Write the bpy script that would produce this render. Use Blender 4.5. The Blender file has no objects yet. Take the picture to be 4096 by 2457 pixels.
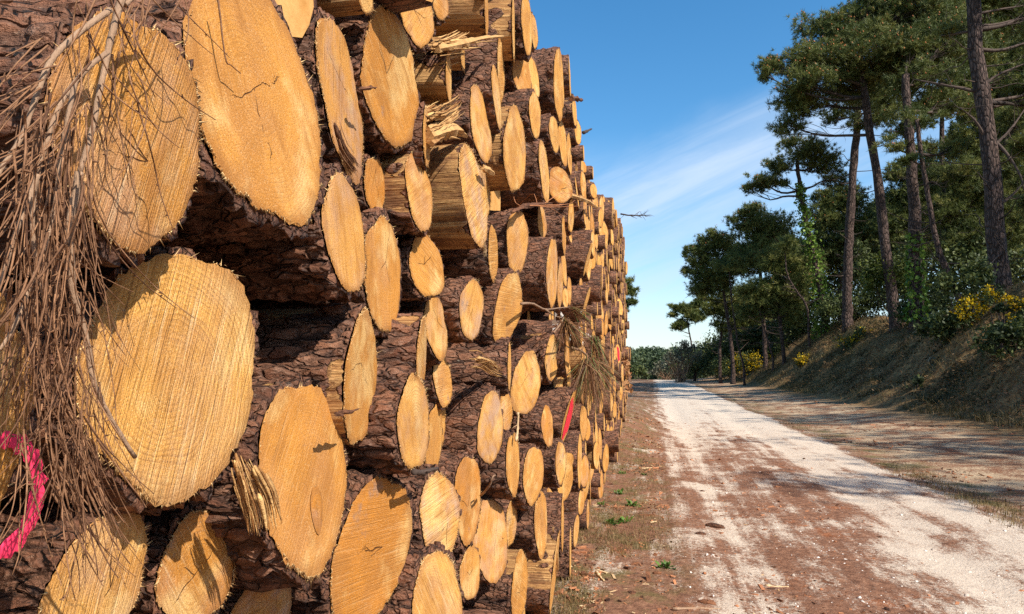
import bpy, math, random
import numpy as np
from mathutils import Vector, Matrix

sc = bpy.context.scene
COL = sc.collection
rng = np.random.default_rng(11)
random.seed(5)

# ------------------------------------------------------------------ camera, sky, sun, exposure
CAM = np.array([0.0, 0.0, 1.5])
YAW, PITCH, FOC = math.radians(11.6), math.radians(5.05), 2731.0
cd = bpy.data.cameras.new("camera")
cam = bpy.data.objects.new("camera", cd); COL.objects.link(cam)
cam.location = CAM; cam.rotation_euler = (math.pi / 2 + PITCH, 0, YAW)
cd.sensor_width = 36; cd.lens = FOC / 4096 * 36; cd.clip_start = 0.03; cd.clip_end = 3000
sc.camera = cam
SUN = Vector((1.0, -0.70, 1.10)).normalized()
SUN_EL = math.asin(SUN.z); SUN_AZ = math.atan2(SUN.x, SUN.y)
ld = bpy.data.lights.new("sun", 'SUN'); ld.energy = 5.0; ld.angle = math.radians(0.5); ld.color = (1.0, .945, .86)
sun = bpy.data.objects.new("sun", ld); COL.objects.link(sun)
sun.rotation_euler = SUN.to_track_quat('Z', 'Y').to_euler(); sun.location = (20, -14, 30)
world = bpy.data.worlds.new("World"); sc.world = world; world.use_nodes = True
sc.view_settings.view_transform = 'Standard'; sc.view_settings.look = 'None'
sc.view_settings.exposure = 0.60; sc.view_settings.gamma = 1.0
sc.cycles.use_denoising = False
sc.cycles.max_bounces = 6; sc.cycles.transparent_max_bounces = 4
sc.cycles.sample_clamp_indirect = 4.0


class NT:
    """short way of writing shader nodes"""
    def __init__(s, tree): s.t = tree
    def n(s, kind, ins=None, **props):
        nd = s.t.nodes.new(kind)
        for k, v in props.items(): setattr(nd, k, v)
        for k, v in (ins or {}).items():
            sock = nd.inputs[k]
            if isinstance(v, bpy.types.NodeSocket): s.t.links.new(v, sock)
            elif isinstance(v, tuple) and len(v) == 3 and sock.type == 'RGBA': sock.default_value = (*v, 1)
            else: sock.default_value = v
        return nd
    def math(s, op, a, b=0.0, c=None, clamp=False):
        ins = {0: a, 1: b}
        if c is not None: ins[2] = c
        return s.n('ShaderNodeMath', ins, operation=op, use_clamp=clamp).outputs[0]
    def vmath(s, op, a, b=(0, 0, 0)):
        nd = s.n('ShaderNodeVectorMath', {0: a, 1: b}, operation=op)
        return nd.outputs['Value'] if op in ('LENGTH', 'DOT_PRODUCT') else nd.outputs[0]
    def noise(s, vec, scale, detail=4.0, rough=.55, dist=0.0, out='Fac'):
        return s.n('ShaderNodeTexNoise', {'Vector': vec, 'Scale': scale, 'Detail': detail, 'Roughness': rough, 'Distortion': dist}).outputs[out]
    def ramp(s, fac, stops, interp='LINEAR'):
        nd = s.n('ShaderNodeValToRGB', {0: fac}); cr = nd.color_ramp; cr.interpolation = interp
        for i, (p, c) in enumerate(stops):
            e = cr.elements[i] if i < 2 else cr.elements.new(p)
            e.position = p
        for e, (p, c) in zip(sorted(cr.elements, key=lambda e: e.position), sorted(stops)):
            e.color = (c, c, c, 1) if isinstance(c, (int, float)) else (*c, 1)
        return nd.outputs[0]
    def step(s, v, a, b):
        nd = s.n('ShaderNodeMapRange', {0: v, 1: a, 2: b, 3: 0.0, 4: 1.0}, interpolation_type='SMOOTHSTEP'); return nd.outputs[0]
    def mix(s, fac, a, b, blend='MIX'):
        nd = s.n('ShaderNodeMix', data_type='RGBA', blend_type=blend)
        for i, v in ((0, fac), (6, a), (7, b)):
            if isinstance(v, bpy.types.NodeSocket): s.t.links.new(v, nd.inputs[i])
            elif isinstance(v, tuple): nd.inputs[i].default_value = (*v, 1)
            else: nd.inputs[i].default_value = v
        return nd.outputs[2]
    def mapping(s, vec, loc=(0, 0, 0), rot=(0, 0, 0), scale=(1, 1, 1)):
        return s.n('ShaderNodeMapping', {'Vector': vec, 'Location': loc, 'Rotation': rot, 'Scale': scale}).outputs[0]
    def objattr(s, name): return s.n('ShaderNodeAttribute', attribute_type='OBJECT', attribute_name=name).outputs['Fac']
    def attr(s, name): return s.n('ShaderNodeAttribute', attribute_type='GEOMETRY', attribute_name=name).outputs['Fac']
    def bump(s, h, strength=.5, dist=.01, normal=None):
        ins = {'Height': h, 'Strength': strength, 'Distance': dist}
        if normal is not None: ins['Normal'] = normal
        return s.n('ShaderNodeBump', ins).outputs[0]


def material(name):
    m = bpy.data.materials.new(name); m.use_nodes = True
    nt = m.node_tree; b = nt.nodes['Principled BSDF']; b.inputs['Roughness'].default_value = .85
    b.inputs['Specular IOR Level'].default_value = .25
    return m, NT(nt), b


# sky: clear blue with thin streaks of high cloud, paler near the horizon
def build_sky():
    k = NT(world.node_tree); bg = world.node_tree.nodes['Background']
    sky = k.n('ShaderNodeTexSky', sky_type='NISHITA', sun_disc=False, sun_elevation=SUN_EL, sun_rotation=SUN_AZ,
              altitude=0, air_density=1.0, dust_density=.6, ozone_density=2.0)
    hs = k.n('ShaderNodeHueSaturation', {'Hue': .494, 'Saturation': 1.33, 'Value': 1.54, 'Color': sky.outputs[0]}).outputs[0]
    tc = k.n('ShaderNodeTexCoord').outputs['Generated']
    d = k.n('ShaderNodeSeparateXYZ', {0: tc})
    el = d.outputs[2]
    # one soft veil of high cloud that climbs to the right, thin haze below it: u, v measure the sky along and above the road
    dy = k.math('MAXIMUM', d.outputs[1], .05)
    u = k.math('DIVIDE', d.outputs[0], dy); v = k.math('DIVIDE', el, dy)
    sl = k.math('SUBTRACT', k.math('SUBTRACT', v, k.math('MULTIPLY', u, .40)), .275)
    pv = k.n('ShaderNodeCombineXYZ', {0: u, 1: sl, 2: 0.0}).outputs[0]
    n1 = k.noise(k.mapping(pv, scale=(2.2, 17, 1)), 1.3, 6, .60, .6)
    n2 = k.noise(k.mapping(pv, loc=(3, 1, 0), scale=(3.0, 6.0, 1)), 1.4, 4, .55, .3)
    wob = k.math('MULTIPLY', k.math('SUBTRACT', n2, .5), .09)
    sw = k.math('ADD', sl, wob)
    veil = k.math('MULTIPLY', k.step(sw, -.22, -.01), k.math('SUBTRACT', 1.0, k.step(sw, -.02, .08)))
    veil = k.math('MULTIPLY', veil, k.math('ADD', .40, k.math('MULTIPLY', k.step(n1, .30, .72), .62)))
    veil = k.math('MULTIPLY', veil, k.math('SUBTRACT', 1.0, k.math('MULTIPLY', k.step(u, .35, .9), .8)))
    thin = k.math('MULTIPLY', k.math('MULTIPLY', k.step(v, .02, .10), k.math('SUBTRACT', 1.0, k.step(v, .20, .36))), k.math('ADD', .35, k.math('MULTIPLY', k.step(n1, .32, .66), .65)))
    m = k.math('MAXIMUM', k.math('MULTIPLY', veil, .80), k.math('MULTIPLY', thin, .55))
    low = k.math('MULTIPLY', k.math('SUBTRACT', 1.0, k.step(el, -.02, .28)), .50)
    m = k.math('MAXIMUM', m, low)
    white = k.n('ShaderNodeRGB'); white.outputs[0].default_value = (5.5, 6.6, 8.1, 1)
    c = k.mix(m, hs, white.outputs[0])
    world.node_tree.links.new(c, bg.inputs[0]); bg.inputs[1].default_value = .088
build_sky()

# ------------------------------------------------------------------ numpy noise
def _hash(ix, iy, iz, seed):
    h = (ix.astype(np.int64) * 374761393 + iy.astype(np.int64) * 668265263 + iz.astype(np.int64) * 2147483647 + seed * 1274126177) & 0xFFFFFFFF
    h = ((h ^ (h >> 13)) * 1274126177) & 0xFFFFFFFF
    h = ((h ^ (h >> 16)) * 2246822519) & 0xFFFFFFFF
    return ((h ^ (h >> 15)) & 0xFFFFFF) / float(0xFFFFFF)

def vnoise(P, seed=0):
    P = np.asarray(P, float); i = np.floor(P).astype(np.int64); f = P - i; f = f * f * (3 - 2 * f)
    r = 0
    for dx in (0, 1):
        for dy in (0, 1):
            for dz in (0, 1):
                w = (f[:, 0] if dx else 1 - f[:, 0]) * (f[:, 1] if dy else 1 - f[:, 1]) * (f[:, 2] if dz else 1 - f[:, 2])
                r = r + w * _hash(i[:, 0] + dx, i[:, 1] + dy, i[:, 2] + dz, seed)
    return r

def fbm(P, seed=0, octaves=4, gain=.5):
    a, s, r = 1.0, 0.0, 0; P = np.asarray(P, float)
    for o in range(octaves):
        r = r + a * vnoise(P * 2 ** o, seed + o * 17); s += a; a *= gain
    return r / s

def worley(P, seed=0):
    i = np.floor(P).astype(np.int64); f1 = np.full(len(P), 9.0); f2 = f1.copy(); cid = np.zeros(len(P))
    for dx in (-1, 0, 1):
        for dy in (-1, 0, 1):
            for dz in (-1, 0, 1):
                a, b, c = i[:, 0] + dx, i[:, 1] + dy, i[:, 2] + dz
                q = np.stack([a + _hash(a, b, c, seed), b + _hash(a, b, c, seed + 1), c + _hash(a, b, c, seed + 2)], 1)
                d = np.sqrt(((P - q) ** 2).sum(1)); h = _hash(a, b, c, seed + 3)
                near = d < f1
                f2 = np.where(near, f1, np.minimum(f2, d)); cid = np.where(near, h, cid); f1 = np.where(near, d, f1)
    return f1, f2, cid

def sstep(a, b, x):
    t = np.clip((np.asarray(x, float) - a) / (b - a), 0, 1); return t * t * (3 - 2 * t)

# ------------------------------------------------------------------ mesh helpers
def mesh_data(name, V, groups, mats, smooth=True, attrs=None):
    """groups: list of (int array n x 3 or n x 4, material index)"""
    V = np.ascontiguousarray(V, np.float32)
    me = bpy.data.meshes.new(name)
    me.vertices.add(len(V)); me.vertices.foreach_set('co', V.ravel())
    groups = [(np.asarray(f, np.int32), mi) for f, mi in groups if len(f)]
    loops = np.concatenate([f.ravel() for f, _ in groups])
    tot = np.concatenate([np.full(len(f), f.shape[1], np.int32) for f, _ in groups])
    mi = np.concatenate([np.full(len(f), m, np.int32) for f, m in groups])
    start = np.concatenate([[0], np.cumsum(tot)[:-1]]).astype(np.int32)
    me.loops.add(len(loops)); me.loops.foreach_set('vertex_index', loops)
    me.polygons.add(len(tot)); me.polygons.foreach_set('loop_start', start); me.polygons.foreach_set('loop_total', tot)
    me.polygons.foreach_set('material_index', mi)
    me.polygons.foreach_set('use_smooth', np.full(len(tot), smooth))
    for m in mats: me.materials.append(m)
    for an, av in (attrs or {}).items():
        a = me.attributes.new(an, 'FLOAT', 'POINT'); a.data.foreach_set('value', np.ascontiguousarray(av, np.float32))
    me.update(calc_edges=True); me.validate()
    return me

def link(name, data, parent=None, loc=None):
    o = bpy.data.objects.new(name, data); COL.objects.link(o)
    if parent is not None: o.parent = parent
    if loc is not None: o.location = loc
    return o

def tag(o, label=None, cat=None, group=None, kind=None):
    if label: o['label'] = label
    if cat: o['category'] = cat
    if group: o['group'] = group
    if kind: o['kind'] = kind
    return o

def thing(name, label, cat, loc=(0, 0, 0), group=None):
    return tag(link(name, None, None, loc), label, cat, group)


class MB:
    """collects triangles and quads, then links them as one mesh object"""
    def __init__(s): s.V, s.T, s.Q, s.A, s.n = [], [], [], [], 0
    def add(s, V, tris=None, quads=None, var=None):
        V = np.asarray(V, float)
        if tris is not None and len(tris): s.T.append(np.asarray(tris) + s.n)
        if quads is not None and len(quads): s.Q.append(np.asarray(quads) + s.n)
        s.V.append(V); s.A.append(np.full(len(V), .5) if var is None else np.broadcast_to(np.asarray(var, float), (len(V),))); s.n += len(V)
    def tube(s, pts, rad, sides=6, var=None, cap=True, wob=0.0, r=rng):
        pts = np.asarray(pts, float); n = len(pts); rad = np.broadcast_to(np.asarray(rad, float), (n,))
        t = np.gradient(pts, axis=0); t /= np.linalg.norm(t, axis=1)[:, None] + 1e-9
        ref = np.array([0, 0, 1.0]) if abs(t[:, 2]).mean() < .8 else np.array([1.0, 0, 0])
        a = np.cross(t, ref); a /= np.linalg.norm(a, axis=1)[:, None] + 1e-9; b = np.cross(t, a)
        th = np.linspace(0, 2 * np.pi, sides, endpoint=False)
        rr = rad[:, None] * (1 + wob * r.normal(0, 1, (n, sides)))
        V = pts[:, None] + rr[..., None] * (np.cos(th)[None, :, None] * a[:, None] + np.sin(th)[None, :, None] * b[:, None])
        V = V.reshape(-1, 3); i = np.arange(n - 1)[:, None] * sides; j = np.arange(sides); k = (j + 1) % sides
        Q = np.stack([i + j, i + k, i + sides + k, i + sides + j], -1).reshape(-1, 4)
        tris = None
        if cap:
            V = np.vstack([V, pts[-1:], pts[:1]]); e = (n - 1) * sides
            tris = np.vstack([np.stack([e + j, e + k, np.full(sides, n * sides)], 1), np.stack([k, j, np.full(sides, n * sides + 1)], 1)])
        s.add(V, tris, Q, var)
    def build(s, name, mat, parent=None, smooth=True, local=None):
        V = np.concatenate(s.V)
        if local is not None: V = V - np.asarray(local)
        g = []
        if s.T: g.append((np.concatenate(s.T), 0))
        if s.Q: g.append((np.concatenate(s.Q), 0))
        return link(name, mesh_data(name, V, g, [mat], smooth, {'var': np.concatenate(s.A)}), parent)

# ------------------------------------------------------------------ places: a photo pixel and a distance give a point of the place
FW = np.array([-math.sin(YAW) * math.cos(PITCH), math.cos(YAW) * math.cos(PITCH), math.sin(PITCH)])
RT = np.array([math.cos(YAW), math.sin(YAW), 0.0]); UP = np.cross(RT, FW)
def ray(px, py): return FW + RT * (px - 2048) / FOC - UP * (py - 1228.5) / FOC
def at(px, py, Y): d = ray(px, py); return CAM + d * (Y / d[1])
def at_x(px, py, X): d = ray(px, py); return CAM + d * (X / d[0])
def proj(P):
    d = np.asarray(P) - CAM; w = d @ FW
    return 2048 + FOC * (d @ RT) / w, 1228.5 - FOC * (d @ UP) / w

def ground_z(X, Y):
    X = np.asarray(X, float); Y = np.asarray(Y, float)
    toe = 7.3 + .3 * np.sin(Y * .21) + .3 * np.sin(Y * .09 + 1) + 1.2 * (1 - sstep(8, 24, Y))
    hgt = 3.8 + .3 * np.sin(Y * .13 + .6) + .2 * np.sin(Y * .31)
    hgt = hgt * (1 - .5 * sstep(55, 100, Y))
    t = np.clip((X - toe) / 5.6, 0, 1)
    bank = hgt * (.45 * t + .55 * t * t * (3 - 2 * t)) + .05 * np.clip(X - toe - 5.6, 0, 40) + .26 * sstep(3.6, 8.0, X)
    bank = bank + .12 * sstep(0, .6, X - toe) * np.sin(X * 1.7 + Y * .8) * np.sin(Y * 1.1 - X)
    rise = .38 * sstep(9, 17, Y) * (1 - sstep(-1.0, .6, X)) * (1 - sstep(24, 34, Y))
    dip = -.0011 * np.clip(Y - 82, 0, 90) ** 2
    dip = np.maximum(dip, -7)
    left = -.3 * sstep(3, 12, -X)
    return bank + rise + dip + left

def ground_hit(px, py, lo=2.0, hi=300.0):
    d = ray(px, py)
    s = np.concatenate([np.arange(lo, 60, .05), np.arange(60, hi, .4)])
    P = CAM + d[None] * s[:, None]
    k = np.nonzero(P[:, 2] < ground_z(P[:, 0], P[:, 1]))[0]
    return P[k[0]] if len(k) else P[-1]
# ------------------------------------------------------------------ materials
def mat_ground(is_road):
    m, k, b = material("sandy_road" if is_road else "forest_floor")
    P = k.n('ShaderNodeTexCoord').outputs['Object']
    s = k.n('ShaderNodeSeparateXYZ', {0: P}); X, Y = s.outputs[0], s.outputs[1]
    wob = k.math('MULTIPLY', k.math('SUBTRACT', k.noise(k.mapping(P, scale=(.5, .12, 1)), 1.0, 3), .5), .9)
    Xw = k.math('ADD', X, wob)
    # sand / litter balance across the track, from wheel ruts worn along it
    prof = k.ramp(k.math('DIVIDE', k.math('ADD', Xw, 1.0), 8.0),
                  [(0.0, .02), (.115, .05), (.17, .22), (.215, .46), (.26, .22), (.32, .10), (.365, .24), (.415, .76),
                   (.45, .46), (.49, .74), (.53, .55), (.56, .10)], 'EASE')
    far = k.math('MULTIPLY', k.step(Y, 9.0, 23.0), .62)
    inroad = k.math('MULTIPLY', k.step(Xw, -.1, .75), k.math('SUBTRACT', 1.0, k.step(Xw, 3.1, 3.45)))
    prof = k.math('ADD', prof, k.math('MULTIPLY', far, inroad))
    # streaks along the road, patches and grains
    n_str = k.noise(k.mapping(P, scale=(5.0, .30, 1)), 1.0, 6, .68)
    n_pat = k.noise(k.mapping(P, scale=(1.0, .75, 1)), 1.7, 7, .70, .4)
    n_gr = k.noise(P, 38, 5, .75)
    n_fine = k.noise(P, 140, 3, .7)
    mixn = k.math('ADD', k.math('MULTIPLY', k.math('SUBTRACT', n_str, .5), 1.7), k.math('MULTIPLY', k.math('SUBTRACT', n_pat, .5), 2.5))
    mixn = k.math('ADD', mixn, k.math('MULTIPLY', k.math('SUBTRACT', n_gr, .5), 1.5))
    mixn = k.math('ADD', mixn, k.math('MULTIPLY', k.math('SUBTRACT', n_fine, .5), .9))
    sandf = k.step(k.math('ADD', prof, mixn), .16, .66)
    sand = k.ramp(k.noise(P, 3.0, 5, .7), [(.25, (.51, .40, .30)), (.75, (.65, .535, .41))])
    sand = k.mix(k.step(n_fine, .56, .70), sand, (.68, .60, .51))
    sand = k.mix(k.step(k.math('SUBTRACT', 1.0, n_fine), .60, .74), sand, (.30, .19, .125))
    lit = k.ramp(k.noise(P, 16, 6, .78), [(.28, (.05, .024, .014)), (.46, (.19, .092, .054)), (.60, (.29, .145, .084)), (.74, (.45, .27, .165))])
    red = k.step(k.noise(k.mapping(P, loc=(7, 3, 0)), 2.2, 5, .7), .56, .70)
    lit = k.mix(k.math('MULTIPLY', red, .55), lit, (.33, .105, .035))
    # green and straw tint along the pile foot and the far verge
    gz = k.math('SUBTRACT', 1.0, k.step(Xw, -.25, .55))
    g1 = k.math('MULTIPLY', gz, k.step(k.noise(P, 2.6, 6, .7), .44, .66))
    v2 = k.math('MULTIPLY', k.step(Xw, 3.15, 3.5), k.math('SUBTRACT', 1.0, k.step(Xw, 3.9, 4.5)))
    g2 = k.math('MULTIPLY', v2, k.step(k.noise(P, 1.6, 6, .7), .46, .66))
    grass = k.ramp(k.noise(P, 26, 5, .75), [(.3, (.045, .05, .015)), (.55, (.15, .13, .045)), (.75, (.30, .24, .11))])
    lit = k.mix(k.math('MULTIPLY', g1, .75), lit, grass)
    col = k.mix(sandf, lit, sand)
    # side track of sand and bark, then the bank with dry grass and needles
    tr = k.mix(k.step(k.math('ADD', n_pat, k.math('MULTIPLY', k.math('SUBTRACT', n_gr, .5), .9)), .40, .60), (.20, .085, .045), (.47, .345, .215))
    col = k.mix(k.step(Xw, 3.3, 4.0), col, tr)
    col = k.mix(k.math('MULTIPLY', g2, .85), col, grass)
    bk = k.ramp(k.noise(k.mapping(P, scale=(1, 1, 1)), 5, 7, .78), [(.3, (.045, .028, .014)), (.48, (.16, .092, .038)), (.62, (.31, .19, .08)), (.78, (.42, .29, .14))])
    bg_ = k.mix(k.math('MULTIPLY', k.step(k.noise(P, 1.1, 5, .7), .52, .68), .7), bk, (.055, .05, .018))
    col = k.mix(k.step(k.math('ADD', X, wob), 5.6, 7.3), col, bg_)
    far_l = k.step(k.math('MULTIPLY', X, -1.0), 2.4, 5.0)
    col = k.mix(far_l, col, grass)
    k.t.links.new(col, b.inputs['Base Color'])
    b.inputs['Roughness'].default_value = .95; b.inputs['Specular IOR Level'].default_value = .12
    h = k.math('ADD', k.math('MULTIPLY', n_gr, .6), k.math('MULTIPLY', k.noise(P, 9, 5, .7), .9))
    h = k.math('ADD', h, k.math('MULTIPLY', n_fine, .18))
    k.t.links.new(k.bump(h, .75, .035), b.inputs['Normal'])
    return m

def mat_face():
    """sawn end of a pine log: rings, heartwood, saw streaks, stains; object attributes tell the logs apart"""
    m, k, b = material("sawn_pine_end")
    O = k.n('ShaderNodeTexCoord').outputs['Object']
    rnd = k.n('ShaderNodeObjectInfo').outputs['Random']
    rad, saw, heart, tone, gray, sstr = (k.objattr(a) for a in ('rad', 'saw', 'heart', 'tone', 'gray', 'streak'))
    off = k.n('ShaderNodeCombineXYZ', {0: k.math('MULTIPLY', rnd, 37.0), 1: k.math('MULTIPLY', rnd, 91.0), 2: k.math('MULTIPLY', rnd, 53.0)}).outputs[0]
    Q = k.vmath('ADD', O, off)
    flat = k.vmath('MULTIPLY', O, (0, 1, 1))
    pith = k.n('ShaderNodeCombineXYZ', {0: 0.0, 1: k.math('MULTIPLY', k.math('SUBTRACT', k.math('FRACT', k.math('MULTIPLY', rnd, 17.3)), .5), k.math('MULTIPLY', rad, .5)),
                                        2: k.math('MULTIPLY', k.math('SUBTRACT', k.math('FRACT', k.math('MULTIPLY', rnd, 29.7)), .5), k.math('MULTIPLY', rad, .5))}).outputs[0]
    V = k.vmath('SUBTRACT', flat, pith)
    warp = k.n('ShaderNodeTexNoise', {'Vector': Q, 'Scale': 9.0, 'Detail': 2.0}).outputs['Color']
    warp = k.vmath('MULTIPLY', k.vmath('SUBTRACT', warp, (.5, .5, .5)), (0, .035, .035))
    V = k.vmath('ADD', V, warp)
    rho = k.vmath('LENGTH', V); rn = k.math('DIVIDE', rho, rad)
    true_r = k.math('DIVIDE', k.vmath('LENGTH', flat), rad)
    # colour: sapwood, heartwood, darker rim
    sap = k.mix(tone, (.78, .41, .10), (.56, .21, .024))
    ht = k.mix(tone, (.54, .25, .055), (.44, .165, .022))
    hm = k.math('MULTIPLY', k.math('SUBTRACT', 1.0, k.step(k.math('ADD', rn, k.math('MULTIPLY', k.math('SUBTRACT', k.noise(Q, 12, 3), .5), .35)), .44, .60)), heart, clamp=True)
    col = k.mix(hm, sap, ht)
    blot = k.noise(Q, 7.0, 4, .6)
    col = k.mix(k.math('MULTIPLY', k.step(blot, .44, .62), .55), col, (.42, .165, .030))
    col = k.mix(k.math('MULTIPLY', k.step(k.noise(k.vmath('ADD', Q, (5, 9, 2)), 6.5, 4, .6), .50, .66), .62), col, (.82, .545, .21))
    # rings: two bands of widths, early wood pale and late wood brown
    spc = k.math('ADD', .0042, k.math('MULTIPLY', k.math('FRACT', k.math('MULTIPLY', rnd, 7.7)), .0035))
    ph = k.math('DIVIDE', k.math('ADD', rho, k.math('MULTIPLY', k.noise(Q, 22, 3), .006)), spc)
    ring = k.math('FRACT', ph)
    amp = k.noise(k.n('ShaderNodeCombineXYZ', {0: k.math('MULTIPLY', rho, 60), 1: rnd, 2: 0.0}).outputs[0], 1.0, 3)
    rv = k.math('MULTIPLY', k.math('MULTIPLY', k.math('POWER', ring, 2.0), k.step(amp, .25, .58)), k.math('ADD', .30, k.math('MULTIPLY', k.math('FRACT', k.math('MULTIPLY', rnd, 3.1)), .60)))
    rv = k.math('MULTIPLY', rv, k.step(k.noise(Q, 6.0, 3), .25, .60))
    col = k.mix(rv, col, (.30, .125, .025))
    # saw streaks across the whole face
    ang = k.math('MULTIPLY', saw, math.pi)
    rot = k.n('ShaderNodeVectorRotate', {'Vector': Q, 'Angle': ang}, rotation_type='X_AXIS').outputs[0]
    st = k.noise(k.vmath('MULTIPLY', rot, (1, 5.5, 190)), 1.0, 4, .6)
    st2 = k.noise(k.vmath('MULTIPLY', rot, (1, 9, 420)), 1.0, 3, .6)
    stv = k.math('ADD', k.math('MULTIPLY', st, .6), k.math('MULTIPLY', st2, .5))
    col = k.mix(k.math('MULTIPLY', k.step(stv, .56, .76), k.math('MULTIPLY', sstr, .72)), col, (.27, .115, .025))
    col = k.mix(k.math('MULTIPLY', k.math('SUBTRACT', 1.0, k.step(stv, .34, .52)), k.math('MULTIPLY', sstr, .5)), col, (.82, .60, .32))
    fuzz = k.noise(Q, 420, 3, .7)
    col = k.mix(k.math('MULTIPLY', k.step(fuzz, .52, .66), .42), col, (.28, .12, .03))
    col = k.mix(k.math('MULTIPLY', k.math('SUBTRACT', 1.0, k.step(fuzz, .32, .45)), .35), col, (.88, .68, .40))
    # weathering: pink-grey bloom and dark specks
    gm = k.math('MULTIPLY', k.step(k.noise(k.vmath('ADD', Q, (11, 3, 8)), 8, 5, .65), .42, .66), gray)
    col = k.mix(k.math('MULTIPLY', gm, .8), col, (.42, .29, .24))
    rot0 = k.n('ShaderNodeVectorRotate', {'Vector': Q, 'Angle': k.math('MULTIPLY', saw, math.pi)}, rotation_type='X_AXIS').outputs[0]
    st3 = k.math('MULTIPLY', k.step(k.noise(k.vmath('MULTIPLY', k.vmath('ADD', rot0, (2, 6, 1)), (1, 3, 15)), 1.7, 5, .7), .52, .68), .62)
    col = k.mix(st3, col, (.36, .145, .03))
    gs = k.math('MULTIPLY', k.step(k.noise(k.vmath('ADD', Q, (21, 13, 4)), 5.5, 5, .7), .63, .72), .55)
    col = k.mix(gs, col, (.25, .19, .16))
    sp = k.math('MULTIPLY', k.step(k.noise(k.vmath('ADD', Q, (1, 7, 5)), 60, 5, .72), k.math('SUBTRACT', .72, k.math('MULTIPLY', gray, .14)), .76), .8)
    col = k.mix(sp, col, (.06, .035, .02))
    rim = k.step(k.math('ADD', true_r, k.math('MULTIPLY', k.math('SUBTRACT', k.noise(Q, 30, 4), .5), .25)), .84, 1.0)
    col = k.mix(k.math('MULTIPLY', rim, .55), col, (.33, .135, .035))
    # drying cracks that leave the pith
    sv = k.n('ShaderNodeSeparateXYZ', {0: V})
    a = k.math('ARCTAN2', sv.outputs[2], sv.outputs[1])
    cr = None
    for i, (mul, ext) in enumerate(((13.1, .62), (41.7, .40), (67.9, .75))):
        a0 = k.math('MULTIPLY', k.math('SUBTRACT', k.math('FRACT', k.math('MULTIPLY', rnd, mul)), .5), 2 * math.pi)
        da = k.math('ABSOLUTE', k.math('SUBTRACT', k.math('ADD', a, k.math('MULTIPLY', k.math('SUBTRACT', k.noise(Q, 30, 3), .5), .55)), a0))
        w = k.math('SUBTRACT', 1.0, k.step(k.math('MULTIPLY', da, rho), .0003, .0013))
        e = k.math('SUBTRACT', 1.0, k.step(rn, ext * .6, ext))
        c1 = k.math('MULTIPLY', w, e)
        cr = c1 if cr is None else k.math('MAXIMUM', cr, c1)
    cr = k.math('MULTIPLY', cr, k.step(k.math('FRACT', k.math('MULTIPLY', rnd, 5.3)), .35, .4))
    cr = k.math('MULTIPLY', cr, k.step(k.noise(Q, 25, 2), .40, .5))
    col = k.mix(k.math('MULTIPLY', cr, .9), col, (.07, .025, .008))
    k.t.links.new(col, b.inputs['Base Color'])
    h = k.math('ADD', k.math('MULTIPLY', stv, k.math('ADD', .25, k.math('MULTIPLY', sstr, 1.3))), k.math('MULTIPLY', fuzz, .45))
    h = k.math('SUBTRACT', h, k.math('MULTIPLY', cr, 1.2))
    k.t.links.new(k.bump(h, .8, .006), b.inputs['Normal'])
    b.inputs['Roughness'].default_value = .8; b.inputs['Specular IOR Level'].default_value = .2
    return m

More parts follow.
